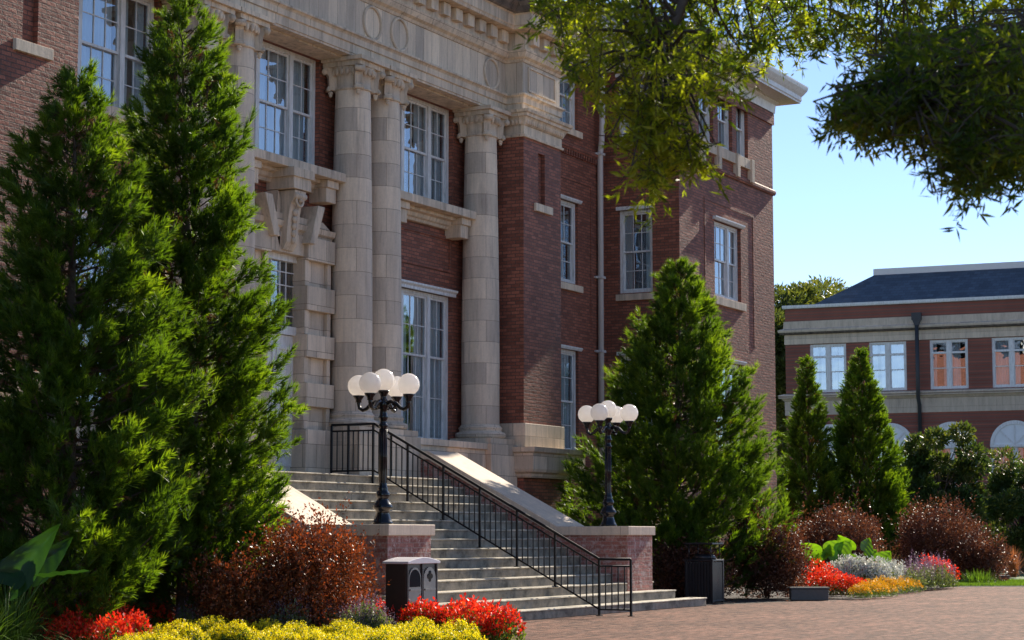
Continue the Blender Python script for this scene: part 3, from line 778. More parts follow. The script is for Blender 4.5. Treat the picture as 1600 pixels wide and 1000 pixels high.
# ---- columns
def column(cx, cy, label=None):
    pts = []; z0, z1 = 3.70, 10.12
    for i in range(15):
        t = i / 14; r = 0.415 - 0.07 * (max(0, t - 0.25) / 0.75) ** 1.4 if t > 0.25 else 0.415
        pts.append((r, z0 + (z1 - z0) * t))
    s = MB(); s.lathe(pts, (cx, cy, 0), 40, uv=True)
    S = s.build('column', M['stone_col'], hall)
    b = MB(); b.lathe([(0.30, 3.44), (0.50, 3.44), (0.545, 3.47), (0.555, 3.52), (0.53, 3.57), (0.47, 3.585), (0.455, 3.61), (0.46, 3.64), (0.475, 3.655), (0.475, 3.68), (0.445, 3.70), (0.43, 3.73), (0.40, 3.75), (0.30, 3.75)], (cx, cy, 0), 40)
    b.box(cx - 0.55, cy - 0.55, 3.32, cx + 0.55, cy + 0.45, 3.438)
    b.build('base', M['stone'], S)
    c = MB()
    c.lathe([(0.30, 10.02), (0.365, 10.02), (0.385, 10.045), (0.365, 10.07), (0.352, 10.08), (0.352, 10.28), (0.37, 10.30), (0.43, 10.44), (0.44, 10.47), (0.30, 10.47)], (cx, cy, 0), 40)
    for i in range(22):
        a = 2 * math.pi * i / 22; c.ell((cx + 0.415 * math.cos(a), cy + 0.415 * math.sin(a), 10.375), (0.047, 0.047, 0.08), 8, 5)
    # abacus in two steps
    c.box(cx - 0.45, cy - 0.45, 10.47, cx + 0.45, cy + 0.42, 10.56); c.box(cx - 0.52, cy - 0.52, 10.562, cx + 0.52, cy + 0.42, 10.64)
    for sx in (-1, 1):
        for sy in (-1, 1):
            d = Vector((sx, sy, 0)).normalized(); q = Vector((-d.y, d.x, 0))
            o_ = Vector((cx, cy, 0))
            def pp(r, w_, z): return tuple(o_ + d * r + q * w_ + Vector((0, 0, z)))
            prof = [(0.34, 10.47), (0.56, 10.47), (0.57, 10.40), (0.53, 10.35), (0.50, 10.29), (0.49, 10.12), (0.53, 10.09), (0.53, 10.03), (0.34, 10.03)]
            n = len(prof); wv = 0.075
            c.add([pp(r, -wv, z) for r, z in prof] + [pp(r, wv, z) for r, z in prof], [tuple(range(n)), tuple(range(n, 2 * n))[::-1]] + [(i, n + i, n + (i + 1) % n, (i + 1) % n) for i in range(n)])
            # scroll rolls and hanging husk
            c.tube([pp(0.575, -0.10, 10.40), pp(0.575, 0.10, 10.40)], 0.062, 10)
            c.tube([pp(0.505, -0.10, 10.04), pp(0.505, 0.10, 10.04)], 0.036, 8)
            for j, (zz, rr) in enumerate(((9.985, 0.055), (9.94, 0.04))): c.ell(pp(0.45, 0, zz), (rr, rr, 0.042), 8, 5)
    c.build('capital', M['stone_trim'], S)
    return S


YC = 20.95
COLS = (24.22, 28.15, 29.22, 33.2, 34.3, 38.45)
for x in COLS: column(x, YC)
# pedestal course under the columns
k = MB()
for (a, b) in ((24.1, 29.80), (32.62, 39.0)):
    k.box(a, 20.50, 0.0, b, 21.42, 3.18); k.box(a - 0.0, 20.44, 3.18, b, 21.44, 3.315)
for x in COLS: k.box(x - 0.6, 20.36, 0.02, x + 0.6, 20.52, 3.312)
k.build('pedestal_course', M['stone'], hall, bevel=0.008)

# ---- entablature
epath = [(20.2, 22.3), (20.2, 22.0), (22.0, 22.0), (22.0, YP + 0.02), (24.1, YP + 0.02), (24.1, 20.68), (39.1, 20.68), (39.1, YP + 0.02), (40.94, YP + 0.02), (40.94, 22.0)]
k = MB(); k.sweep(epath, [(-0.25, 10.70), (0.0, 10.70), (0.0, 10.87), (0.035, 10.885), (0.035, 11.0), (0.06, 11.03), (0.10, 11.05), (0.10, 11.09), (-0.25, 11.09)])
k.build('architrave', M['stone_trim'], hall)
k = MB(); k.box(24.1, 20.70, 10.655, 39.1, YW + 0.1, 10.698); k.box(24.1, 20.9, 10.62, 39.1, YW - 0.002, 10.654); k.build('soffit', M['stone_trim'], hall)
k = MB(); k.sweep(epath, [(-0.25, 11.094), (0.0, 11.094), (0.0, 11.80), (-0.25, 11.80)])
FR = k.build('frieze', M['stone_frieze'], hall)
for x in (27.95, 29.0, 33.45, 34.5, 38.42):
    k = MB(); n = 44; seg = 6; vs = []; fs = []
    for i in range(n):
        a = 2 * math.pi * i / n
        for j in range(seg):
            b = 2 * math.pi * j / seg; r = 0.325 + 0.032 * math.cos(b)
            vs.append((x + r * math.cos(a), 20.68 - 0.012 + 0.034 * math.sin(b), 11.445 + r * math.sin(a)))
    fs = [(i * seg + j, ((i + 1) % n) * seg + j, ((i + 1) % n) * seg + (j + 1) % seg, i * seg + (j + 1) % seg) for i in range(n) for j in range(seg)]
    k.add(vs, fs, True); k.build('roundel', M['stone_trim'], FR)
# sunk panel on the right pier block
k = MB()
for (a, b, z0, z1) in ((39.35, 40.7, 11.70, 11.74), (39.35, 40.7, 11.18, 11.22), (39.35, 39.39, 11.22, 11.70), (40.66, 40.7, 11.22, 11.70)): k.box(a, YP - 0.01, z0, b, YP + 0.03, z1)
k.build('frieze_panel', M['stone_trim'], FR)
k = MB()
k.sweep(epath, [(-0.25, 11.804), (0.02, 11.804), (0.05, 11.86), (0.12, 11.90), (0.16, 11.98), (0.18, 12.04), (-0.25, 12.04)])
k.sweep(epath, [(-0.25, 12.044), (0.12, 12.044), (0.12, 12.44), (-0.25, 12.44)])
k.sweep(epath, [(-0.25, 12.444), (0.42, 12.444), (0.44, 12.50), (0.46, 12.52), (0.46, 12.74), (0.50, 12.77), (-0.25, 12.77)])
CN = k.build('cornice', M['stone_trim'], hall)
def dent(x, y, fx):
    k = MB()
    if fx: k.box(x - 0.27, y - 0.12, 12.12, x - 0.10, y + 0.12, 12.435)
    else: k.box(x - 0.145, y - 0.25, 12.17, x + 0.145, y - 0.10, 12.435)
    k.build('modillion', M['stone_trim'], CN, bevel=0.01)
x = 24.6
while x < 38.8: dent(x, 20.68, False); x += 0.52
for x in (39.3, 39.8, 40.3, 40.78): dent(x, YP + 0.02, False)
for x in (22.3, 22.9, 23.5): dent(x, YP + 0.02, False)
k = MB(); k.sweep(epath, [(-0.25, 12.774), (0.52, 12.774), (0.56, 12.80), (0.62, 12.90), (0.70, 12.98), (0.70, 13.06), (-0.3, 13.12)])
k.build('weathered_gutter', M['stone_old'], CN)
k = MB(); k.sweep([(22.0, 21.0), (24.6, 21.0), (24.6, 21.3), (38.6, 21.3), (38.6, 20.9), (40.8, 20.9), (40.8, 22.2)], [(-0.3, 12.9), (0.0, 12.9), (0.0, 13.15), (0.06, 13.2), (0.0, 13.26), (0.0, 14.3), (0.12, 14.4), (0.12, 14.6), (-0.3, 14.6)])
for i in range(46):
    x = 25.0 + i * 0.29; k.box(x, 21.22, 13.35, x + 0.14, 21.32, 14.2)
k.build('parapet', M['stone'], hall)
k = MB(); k.box(20.3, 21.5, 12.5, 41.2, 34.0, 13.0); k.build('flat_roof', M['dark'], hall)

# ---- doorway: rusticated jambs, splayed voussoirs, long scrolled keystone
D0 = root  # noqa
k = MB()
for sx in (-1, 1):
    def bx_(a, b, y0, y1, z0, z1):
        xa, xb = 31.2 + sx * a, 31.2 + sx * b; k.box(min(xa, xb), y0, z0, max(xa, xb), y1, z1)
    bx_(0.62, 1.50, 21.18, YW + 0.01, 3.36, 6.98)
    bx_(0.56, 1.55, 21.02, YW + 0.012, 2.48, 3.355)
    for (z0, z1) in ((3.79, 4.235), (4.72, 5.15), (5.61, 6.07), (6.56, 7.0)): bx_(0.60, 1.56, 21.04, YW + 0.008, z0, z1)
    for (z0, z1) in ((3.36, 3.79), (4.235, 4.72), (5.15, 5.61), (6.07, 6.56)):
        bx_(0.60, 0.74, 21.10, 21.18, z0 + 0.003, z1 - 0.003); bx_(1.38, 1.50, 21.10, 21.18, z0 + 0.003, z1 - 0.003)
JB = k.build('door_jambs', M['stone'], hall, bevel=0.008)
k = MB(); k.box(30.6, 21.12, 6.62, 31.8, YW, 7.0)
k.sweep([(29.6, YW), (32.8, YW)], [(-0.05, 7.0), (0.24, 7.0), (0.26, 7.06), (0.32, 7.10), (0.34, 7.2), (-0.05, 7.22)])
k.prism([(29.75, 7.22), (32.65, 7.22), (32.4, 7.34), (30.0, 7.34)], 21.10, YW, 'y')
LN = k.build('door_lintel', M['stone_trim'], hall)
for sx in (-1, 1):
    k = MB(); k.prism([(31.2 + sx * 0.50, 6.85), (31.2 + sx * 0.70, 6.85), (31.2 + sx * 1.00, 7.60), (31.2 + sx * 0.76, 7.60)], 20.92, YW, 'y'); k.build('voussoir', M['stone_trim'], LN, bevel=0.012)
k = MB(); k.prism([(YW, 6.66), (21.08, 6.66), (21.0, 6.80), (20.98, 7.2), (20.92, 7.5), (20.84, 7.62), (20.82, 7.76), (YW, 7.76)], 31.2 - 0.18, 31.2 + 0.18, 'x')
k.box(31.2 - 0.29, 20.78, 7.78, 31.2 + 0.29, YW, 8.0)
k.box(31.2 - 0.35, 20.74, 8.0, 31.2 + 0.35, YW, 8.165)
k.prism([(31.2 - 0.36, 7.0), (31.2 - 0.22, 6.7), (31.2 - 0.22, 7.6), (31.2 - 0.30, 7.76)], 21.12, YW, 'y'); k.prism([(31.2 + 0.22, 6.7), (31.2 + 0.36, 7.0), (31.2 + 0.30, 7.76), (31.2 + 0.22, 7.6)], 21.12, YW, 'y')
def ring(c, r, t, n=20):
    pts = [(c[0] + r * math.cos(2 * math.pi * i / n), c[1], c[2] + r * math.sin(2 * math.pi * i / n)) for i in range(n + 1)]
    k.tube(pts, t, 6, cap=False)
ring((31.2, 20.84, 7.58), 0.11, 0.028); k.ell((31.2, 20.82, 7.58), (0.045, 0.04, 0.045)); k.tube([(31.2 - 0.17, 20.84, 7.66), (31.2 + 0.17, 20.84, 7.66)], 0.06, 10)
for j in range(5): k.ell((31.2, 20.93 + 0.012 * j, 7.36 - 0.13 * j), (0.085 - 0.01 * j, 0.05, 0.07), 8, 5)
k.build('keystone', M['stone_trim'], LN, bevel=0.0)
DR = MB()
for (a, b, z0, z1) in ((30.42, 30.54, 2.475, 6.62), (31.86, 31.98, 2.475, 6.62), (30.54, 31.86, 6.50, 6.62), (30.54, 31.86, 5.12, 5.28)): DR.box(a, 21.30, z0, b, 21.46, z1)
DF = DR.build('door_frame', M['white'], hall)
k = MB(); k.box(30.55, 21.36, 2.49, 31.85, 21.42, 5.11)
for (a, b) in ((30.62, 31.16), (31.24, 31.78)):
    for (z0, z1) in ((2.65, 3.35), (3.5, 4.9)):
        k.box(a, 21.335, z0, b, 21.362, z0 + .06); k.box(a, 21.335, z1 - .06, b, 21.362, z1); k.box(a, 21.335, z0 + .06, a + .06, 21.362, z1 - .06); k.box(b - .06, 21.335, z0 + .06, b, 21.362, z1 - .06)
k.build('door_leaf', M['white'], DF)
k = MB()
for x in (30.85, 31.05, 31.35, 31.55): k.box(x - .01, 21.36, 5.28, x + .01, 21.38, 6.5)
for z in (5.48, 6.05, 6.3): k.box(30.54, 21.362, z - .01, 31.86, 21.378, z + .01)
k.build('transom_bars', M['white'], DF)
k = MB(); k.add([(30.54, 21.39, 5.28), (31.86, 21.39, 5.28), (31.86, 21.39, 6.5), (30.54, 21.39, 6.5)], [(0, 1, 2, 3)]); k.build('transom_pane', M['glass'], DF)
k = MB(); k.add([(30.3, 21.7, 5.0), (32.1, 21.7, 5.0), (32.1, 21.7, 6.8), (30.3, 21.7, 6.8)], [(0, 1, 2, 3)]); k.build('room_backing', M['dark'], DF)

# ---- recessed bay and wing
o3 = [(44.0, 45.5, 7.62, 9.68), (44.0, 45.5, 3.4, 5.95), (44.0, 45.5, 11.55, 13.2)]
wall('recessed_wall', 'x', YB, 40.9, XR + 0.2, 0, 13.6, o3)
for i, (a, b, z0, z1) in enumerate(o3):
    window('x', YB + 0.08, a, b, z0, z1, (), (3,), (2, 2), seed=40 + i, curtain=0.8)
    k = MB(); k.box(a - 0.12, YB - 0.09, z0 - 0.2, b + 0.12, YB + 0.1, z0 - 0.035); k.build('sill', M['stone_trim'], hall, bevel=0.006)
    k = MB(); k.sweep([(a - 0.1, YB), (b + 0.1, YB)], [(-0.03, z1), (0.05, z1), (0.08, z1 + 0.05), (0.08, z1 + 0.08), (-0.03, z1 + 0.08)]); k.build('window_head', M['white'], hall)
o4 = [(20.66, 21.60, 7.55, 9.70), (20.66, 21.60, 3.4, 5.95), (20.66, 21.60, 11.55, 13.2)]
wall('wing_side_wall', 'y', XR, YR, YB + 0.1, 0, 13.6, o4)
for i, (a, b, z0, z1) in enumerate(o4):
    window('y', XR + 0.08, a, b, z0, z1, (), (3,), (2, 2), seed=50 + i, curtain=0.6)
    k = MB(); k.box(XR - 0.09, a - 0.04, z0 - 0.2, XR + 0.1, b + 0.06, z0 - 0.035); k.build('sill', M['stone_trim'], hall, bevel=0.006)
    k = MB(); k.box(XR - 0.07, a - 0.03, z1, XR + 0.1, b + 0.05, z1 + 0.09); k.build('window_head', M['white'], hall)
o5 = [(49.45, 51.36, 7.66, 9.68), (49.45, 51.36, 3.4, 5.95), (48.45, 49.45, 11.72, 13.32), (49.78, 50.82, 11.72, 13.32), (51.12, 52.0, 11.72, 13.32)]
wall('wing_front_wall', 'x', YR, XR + 0.35, 53.93, 0, 13.6, o5)
k = MB(); k.box(53.58, YR + 0.35, 0, 53.93, 34, 13.6); k.box(XR, YB + 0.4, 0, XR + .3, 30, 13.6); k.build('wing_far_wall', M['brick'], hall)
for i, (a, b, z0, z1) in enumerate(o5):
    if i < 2: window('x', YR + 0.10, a, b, z0, z1, (a + 1.22,), (3, 2), (2, 2), seed=60 + i, curtain=0.5)
    else: window('x', YR + 0.10, a, b, z0, z1, (), (2,), (1, 1), seed=60 + i, curtain=0.5)
    if i < 2:
        k = MB(); k.box(a - 0.1, YR - 0.09, z0 - 0.24, b + 0.16, YR + 0.1, z0 - 0.035); k.build('sill', M['stone_trim'], hall, bevel=0.006)
        k = MB(); k.sweep([(a - 0.1, YR), (b + 0.12, YR)], [(-0.03, z1), (0.05, z1), (0.10, z1 + 0.06), (0.10, z1 + 0.09), (-0.03, z1 + 0.09)]); k.build('window_head', M['white'], hall)
k = MB(); k.box(48.3, YR - 0.09, 11.40, 52.15, YR + 0.1, 11.68)
for x in (48.5, 49.62, 50.97, 52.05): k.box(x - 0.1, YR - 0.14, 11.05, x + 0.1, YR + 0.02, 11.69)
k.build('sill', M['stone_trim'], hall, bevel=0.008)
k = MB()        # raised brick surround of the big wing window, and string courses
for (a, b, z0, z1) in ((48.75, 52.35, 10.12, 10.20), (48.75, 48.83, 6.5, 10.12), (52.27, 52.35, 6.5, 10.12)): k.box(a, YR - 0.016, z0, b, YR + 0.01, z1)
for (a, b, z0, z1) in ((43.3, 46.3, 10.22, 10.29), (46.22, 46.3, 6.5, 10.22)): k.box(a, YB - 0.016, z0, b, YB + 0.01, z1)
SP = [(40.94, YB), (XR, YB), (XR, YR), (53.93, YR), (53.93, 26)]
k.sweep(SP, [(-0.02, 10.98), (0.04, 10.98), (0.07, 11.03), (0.07, 11.10), (0.04, 11.14), (-0.02, 11.14)])
k.sweep(SP, [(-0.02, 13.02), (0.05, 13.02), (0.05, 13.34), (-0.02, 13.34)])
x = 41.1
while x < 46.9: k.box(x, YB - 0.06, 10.84, x + 0.07, YB, 10.975); x += 0.14
k.build('string_course', M['brick'], hall)
k = MB(); k.sweep(SP, [(-0.05, 13.36), (0.07, 13.36), (0.09, 13.60), (0.16, 13.66), (0.16, 13.70), (-0.05, 13.70)]); k.build('eave_frieze', M['white'], hall)
k = MB(); k.sweep(SP, [(-0.05, 13.705), (0.64, 13.705), (0.64, 13.75), (0.67, 13.78), (0.67, 13.90), (0.72, 13.96), (0.80, 14.08), (0.82, 14.16), (0.82, 14.20), (-0.05, 14.20)]); k.build('eave_cornice', M['white'], hall)
k = MB(); k.add([(46.35, 19.15, 14.21), (54.7, 19.15, 14.21), (54.7, 34, 14.21), (46.35, 34, 14.21), (50.5, 23.5, 16.2), (50.5, 34, 16.2)], [(0, 1, 4), (1, 2, 5, 4), (3, 0, 4, 5), (2, 3, 5)])
k.box(40.9, YB - 0.7, 14.205, 46.3, 34, 14.3); k.build('wing_roof', M['roof'], hall)
# left part of the hall
wall('left_wall', 'x', YB, 4.0, 22.0, 0, 13.6, [(8.0, 9.6, 7.6, 9.7), (13.0, 14.6, 7.6, 9.7), (18.0, 19.6, 7.6, 9.7), (8.0, 9.6, 3.4, 5.9), (13.0, 14.6, 3.4, 5.9), (18.0, 19.6, 3.4, 5.9)])
for i, x in enumerate((8.0, 13.0, 18.0)):
    for z in (7.6, 3.4): window('x', YB + 0.08, x, x + 1.6, z, z + (2.1 if z > 5 else 2.5), (), (3,), (2, 2), seed=70 + i, curtain=0.6)
k = MB(); k.box(4.0, YB + .36, 0, 4.3, 34, 13.6); k.box(4.0, 33.7, 0, 54, 34, 13.5); k.box(4.0, YB + 0.36, 13.3, 20.2, 34, 13.6); k.build('rear_walls', M['brick'], hall)
# downpipe in the corner of the recessed bay
k = MB(); k.tube([(46.62, YB - 0.10, 2.6), (46.62, YB - 0.10, 11.15), (46.50, YB - 0.20, 11.45), (46.50, YB - 0.22, 12.0), (46.50, YB - 0.22, 13.6)], 0.075, 12)
for z in (4.0, 6.0, 7.9, 11.1): k.box(46.50, YB - 0.19, z, 46.74, YB + 0.0, z + 0.06); k.box(46.44, YB - 0.06, z + .01, 46.80, YB - 0.0, z + 0.05)
k.build('downpipe', M['pipe'], hall)

# ================================================================== STAIRCASE
st = root('entrance_staircase', (31.2, 15.25, 0), 'broad worn stone steps between brick side walls with sloping coping stones', 'staircase')
st['_o'] = [31.2, 15.25, 0.0]
k = MB(); kt = MB(); RS, TR, Y0 = 0.165, 0.315, 15.25
ends = {1: (24.9, 37.3), 2: (25.5, 36.5)}
for i in range(1, 16):
    a, b = ends.get(i, (27.50, 34.93)); yb = Y0 + TR * i + 0.02 if i < 15 else 20.49
    if i == 3: a, b = 26.2, 36.15
    ya = Y0 + TR * (i - 1)
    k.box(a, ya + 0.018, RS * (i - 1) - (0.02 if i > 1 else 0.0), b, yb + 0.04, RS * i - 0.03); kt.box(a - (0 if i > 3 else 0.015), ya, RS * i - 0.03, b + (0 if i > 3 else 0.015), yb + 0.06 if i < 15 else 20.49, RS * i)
k.box(29.81, 20.49, 2.30, 32.61, 21.36, 2.474)
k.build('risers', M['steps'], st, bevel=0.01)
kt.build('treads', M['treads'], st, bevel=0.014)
for (xa, xb) in ((26.24, 27.54), (34.93, 36.08)):
    k = MB(); zc = 1.375; zf = 3.04 - 0.165
    k.prism([(15.88, 0), (20.48, 0), (20.48, zf - 0.0), (20.2, zf - 0.02), (17.36, zc), (15.88, zc)], xa, xb, 'x')
    W = k.build('side_wall', M['brick_pale'], st)
    k = MB(); e = 0.05
    k.prism([(15.83, zc + 0.002), (17.36, zc + 0.002), (20.2, zf + 0.0), (20.49, zf + 0.0), (20.49, zf + 0.175), (20.2, zf + 0.175), (17.33, zc + 0.172), (15.83, zc + 0.172)], xa - e, xb + e, 'x')
    k.build('coping', M['coping'], W, bevel=0.012)

# ---- iron railing down the middle
rl = root('iron_railing', (31.9, 17.0, 0), 'black iron handrail with thin balusters running down the middle of the stone steps', 'railing')
rl['_o'] = [31.9, 17.0, 0.0]
XRl = 31.92
def step_z(y): return max(0.0, min(2.475, RS * (math.floor((y - Y0) / TR) + 1))) if y >= Y0 else 0.0
def line_z(y):      # the sloping line of nosings
    if y >= 19.62: return 2.475
    if y <= 15.05: return 0.02
    return 0.02 + (2.475 - 0.02) * (y - 15.05) / (19.62 - 15.05)
ypts = [20.55, 19.62, 15.05, 14.45]
k = MB(); k.tube([(XRl, y, line_z(y) + 0.95) for y in ypts], 0.024, 8); k.build('top_rail', M['iron'], rl)
k = MB(); k.tube([(XRl, y, line_z(y) + 0.83) for y in ypts], 0.017, 6); k.build('lower_rail', M['iron'], rl)
k = MB(); k.tube([(XRl, y, line_z(y) + 0.09) for y in ypts], 0.017, 6); k.build('bottom_rail', M['iron'], rl)
posts = [20.55, 20.18, 19.64, 18.9, 18.15, 17.4, 16.65, 15.9, 15.05, 14.45]
for y in posts:
    k = MB(); k.box(XRl - 0.018, y - 0.018, max(0, step_z(y) - 0.01), XRl + 0.018, y + 0.018, line_z(y) + 0.94); k.box(XRl - 0.045, y - 0.045, max(0, step_z(y) - 0.01), XRl + 0.045, y + 0.045, step_z(y) + 0.012); k.build('post', M['iron'], rl)
for i in range(len(posts) - 1):
    n = max(2, int(round((posts[i] - posts[i + 1]) / 0.115)))
    for j in range(1, n):
        y = posts[i] + (posts[i + 1] - posts[i]) * j / n
        k = MB(); k.box(XRl - 0.009, y - 0.009, line_z(y) + 0.08, XRl + 0.009, y + 0.009, line_z(y) + 0.835); k.build('baluster', M['iron'], rl)

# ================================================================== LAMPS
def lamp():
    o = root('street_lamp', (0, 0, 0), 'x', 'street lamp', 'five globe lamps on the stair piers')
    o['_o'] = [0.0, 0.0, 0.0]
    k = MB()
    k.lathe([(0.0, 0), (0.165, 0), (0.165, 0.03), (0.15, 0.05), (0.13, 0.09), (0.115, 0.14), (0.10, 0.19), (0.115, 0.215), (0.155, 0.25), (0.16, 0.275), (0.13, 0.32), (0.095, 0.37), (0.085, 0.40), (0.10, 0.42), (0.115, 0.455), (0.10, 0.50), (0.075, 0.53), (0.085, 0.55), (0.07, 0.58), (0.062, 0.62), (0.055, 1.50), (0.075, 1.52), (0.075, 1.54), (0.055, 1.56), (0.05, 1.60), (0.065, 1.64), (0.08, 1.66), (0.06, 1.69), (0.055, 1.78), (0.07, 1.80), (0.085, 1.84), (0.085, 1.90), (0.06, 1.94), (0.045, 1.98), (0.06, 2.02), (0.085, 2.05), (0.09, 2.08), (0.0, 2.08)], (0, 0, 0), 28)
    # flutes on the shaft
    for i in range(12):
        a = 2 * math.pi * i / 12; k.tube([(0.058 * math.cos(a), 0.058 * math.sin(a), 0.64), (0.053 * math.cos(a), 0.053 * math.sin(a), 1.48)], 0.010, 5)
    k.build('lamp_post', M['post'], o)
    for i in range(4):
        a = math.pi / 2 * i + 0.06; d = Vector((math.cos(a), math.sin(a), 0))
        k = MB(); pr = [(0.06, 1.88), (0.14, 1.90), (0.22, 1.87), (0.29, 1.80), (0.36, 1.775), (0.42, 1.81), (0.44, 1.88), (0.44, 1.93)]
        k.tube([tuple(d * r + Vector((0, 0, z))) for r, z in pr], [0.036, 0.034, 0.032, 0.030, 0.030, 0.030, 0.030, 0.030], 8)
        k.tube([tuple(d * r + Vector((0, 0, z))) for r, z in ((0.10, 1.80), (0.17, 1.79), (0.20, 1.83), (0.16, 1.86))], 0.018, 6)
        c = d * 0.44
        k.lathe([(0.0, 1.90), (0.05, 1.90), (0.045, 1.93), (0.055, 1.95), (0.085, 1.99), (0.09, 2.01), (0.0, 2.01)], (c.x, c.y, 0), 16)
        k.build('arm', M['post'], o)
    for i in range(5):
        a = math.pi / 2 * i + 0.06; c = (0.44 * math.cos(a), 0.44 * math.sin(a), 2.16) if i < 4 else (0, 0, 2.245)
        k = MB(); k.ell(c, (0.172, 0.172, 0.172), 32, 18); k.build('globe', M['globe'], o)
    return o


def copy_tree(o, parent=None):
    c = o.copy(); COL.objects.link(c)
    if parent is not None: c.parent = parent
    for ch in list(o.children): copy_tree(ch, c)
    return c


L1 = lamp(); L2 = copy_tree(L1)
L1.location = (26.98, 16.42, 1.548); L1['label'] = 'black lamp post with five white globes on the near brick pier, left of the steps'
L2.location = (35.42, 16.50, 1.548); L2['label'] = 'black lamp post with five white globes on the farther pier, right of the steps'

# ================================================================== BINS
bn = root('recycling_bin', (25.2, 14.85, 0), 'brown two-opening recycling bin with pale curved lid in front of the near pier', 'bin')
bn['_o'] = [0.0, 0.0, 0.0]
W2, DP, HB = 0.43, 0.17, 1.0
k = MB(); k.box(-W2, -DP, 0.05, W2, DP, HB)
for x in (-W2 + 0.05, W2 - 0.05):
    for y in (-DP + 0.05, DP - 0.05): k.box(x - 0.03, y - 0.03, 0, x + 0.03, y + 0.03, 0.05)
for (a, b) in ((-W2, -W2 + 0.035), (-0.02, 0.02), (W2 - 0.035, W2)): k.box(a, -DP - 0.022, 0.06, b, -DP, HB)
k.box(-W2 + 0.035, -DP - 0.02, 0.06, -0.02, -DP, 0.10); k.box(0.02, -DP - 0.02, 0.06, W2 - 0.035, -DP, 0.10)
k.build('body', M['bin'], bn, bevel=0.008)
k = MB(); n = 12; top = []
for i in range(n + 1):
    x = -W2 - 0.03 + (2 * W2 + 0.06) * i / n
    top.append((x, HB + 0.012 + 0.06 * math.sin(math.pi * i / n)))
k.prism([(-W2 - 0.03, HB - 0.02)] + top + [(W2 + 0.03, HB - 0.02)], -DP - 0.05, DP + 0.04, 'y'); k.build('lid', M['bin_lid'], bn, bevel=0.008)
for s_, nm in ((-1, 'trash_door'), (1, 'recycling_door')):
    cx = s_ * 0.21; k = MB(); hw = 0.17
    arc = [(cx + hw * math.cos(math.pi * i / 14), 0.76 + 0.17 * math.sin(math.pi * i / 14)) for i in range(15)]
    k.prism([(cx - hw, 0.11)] + [(cx + hw, 0.11)] + arc, -DP - 0.014, -DP + 0.002, 'y')
    Dm = k.build(nm, M['bin_panel'], bn)
    k = MB()
    if s_ < 0:
        hw2 = 0.15; arc = [(cx + hw2 * math.cos(math.pi * i / 14), 0.75 + 0.15 * math.sin(math.pi * i / 14)) for i in range(15)]
        k.prism([(cx - hw2, 0.655), (cx + hw2, 0.655)] + arc, -DP - 0.018, -DP - 0.012, 'y')
    else:
        for (dx, dz) in ((0, 0.045), (0, -0.045), (0.045, 0), (-0.045, 0), (0, 0)):
            k.prism([(cx + dx + 0.036 * math.cos(2 * math.pi * i / 12), 0.80 + dz + 0.036 * math.sin(2 * math.pi * i / 12)) for i in range(12)], -DP - 0.018 - 0.0004 * (dx * 10 + dz * 20), -DP - 0.012, 'y')
    k.build('opening', M['bin_hole'], Dm)
    k = MB(); k.box(cx - 0.15, -DP - 0.03, 0.60, cx + 0.15, -DP - 0.013, 0.625); k.build('ledge', M['bin_panel'], Dm)
    k = MB()
    if s_ < 0: k.box(cx - 0.04, -DP - 0.0165, 0.30, cx + 0.04, -DP - 0.0145, 0.42); k.box(cx - 0.055, -DP - 0.0165, 0.425, cx + 0.055, -DP - 0.0145, 0.445)
    else:
        for q in range(3):
            a0 = math.pi / 2 + q * 2 * math.pi / 3
            for (t0, t1) in ((0.0, 0.75),):
                p0 = (cx + 0.085 * math.cos(a0 - 0.7), 0.34 + 0.10 * math.sin(a0 - 0.7)); p1 = (cx + 0.085 * math.cos(a0 + 0.7), 0.34 + 0.10 * math.sin(a0 + 0.7))
                nx, nz = math.cos(a0) * 0.014, math.sin(a0) * 0.014
                k.prism([(p0[0] - nx, p0[1] - nz), (p1[0] - nx, p1[1] - nz), (p1[0] + nx, p1[1] + nz), (p0[0] + nx, p0[1] + nz)], -DP - 0.0165 - 0.0003 * q, -DP - 0.0145, 'y')
    k.build('sticker', M['sticker_red'], Dm)

b2 = root('trash_bin', (39.0, 16.0, 0), 'black slatted trash bin with a flat raised canopy beside the dark shrubs', 'bin')
b2['_o'] = [0.0, 0.0, 0.0]
k = MB(); hw = 0.285
k.box(-hw + 0.02, -hw + 0.02, 0.05, hw - 0.02, hw - 0.02, 0.80); k.build('liner', M['bin_hole'], b2)
k = MB()
for s_ in (-1, 1):
    for i in range(9):
        u = -hw + 0.03 + (2 * hw - 0.06) * i / 8
        k.box(u - 0.024, s_ * hw - 0.012, 0.04, u + 0.024, s_ * hw + 0.012, 0.83); k.box(s_ * hw - 0.012, u - 0.024, 0.04, s_ * hw + 0.012, u + 0.024, 0.83)
k.build('slats', M['bin_black'], b2, bevel=0.004)
k = MB()
for x in (-hw, hw):
    for y in (-hw, hw): k.box(x - 0.025, y - 0.025, 0.0, x + 0.025, y + 0.025, 0.86)
k.box(-hw - 0.03, -hw - 0.03, 0.845, hw + 0.03, hw + 0.03, 0.885); k.box(-hw - 0.02, -hw - 0.02, 0.03, hw + 0.02, hw + 0.02, 0.06); k.build('frame', M['bin_black'], b2, bevel=0.006)
k = MB(); k.lathe([(0.0, 0.885), (0.27, 0.885), (0.20, 0.99), (0.19, 0.99), (0.0, 0.89)], (0, 0, 0), 24); k.build('rim', M['bin_black'], b2)
k = MB()
for x in (-0.24, 0.24):
    for y in (-0.24, 0.24): k.tube([(x, y, 0.88), (x, y, 1.19)], 0.012, 6)
k.build('canopy_rods', M['bin_black'], b2)
k = MB(); k.box(-0.31, -0.31, 1.185, 0.31, 0.31, 1.225); k.build('canopy', M['bin_black'], b2, bevel=0.012)

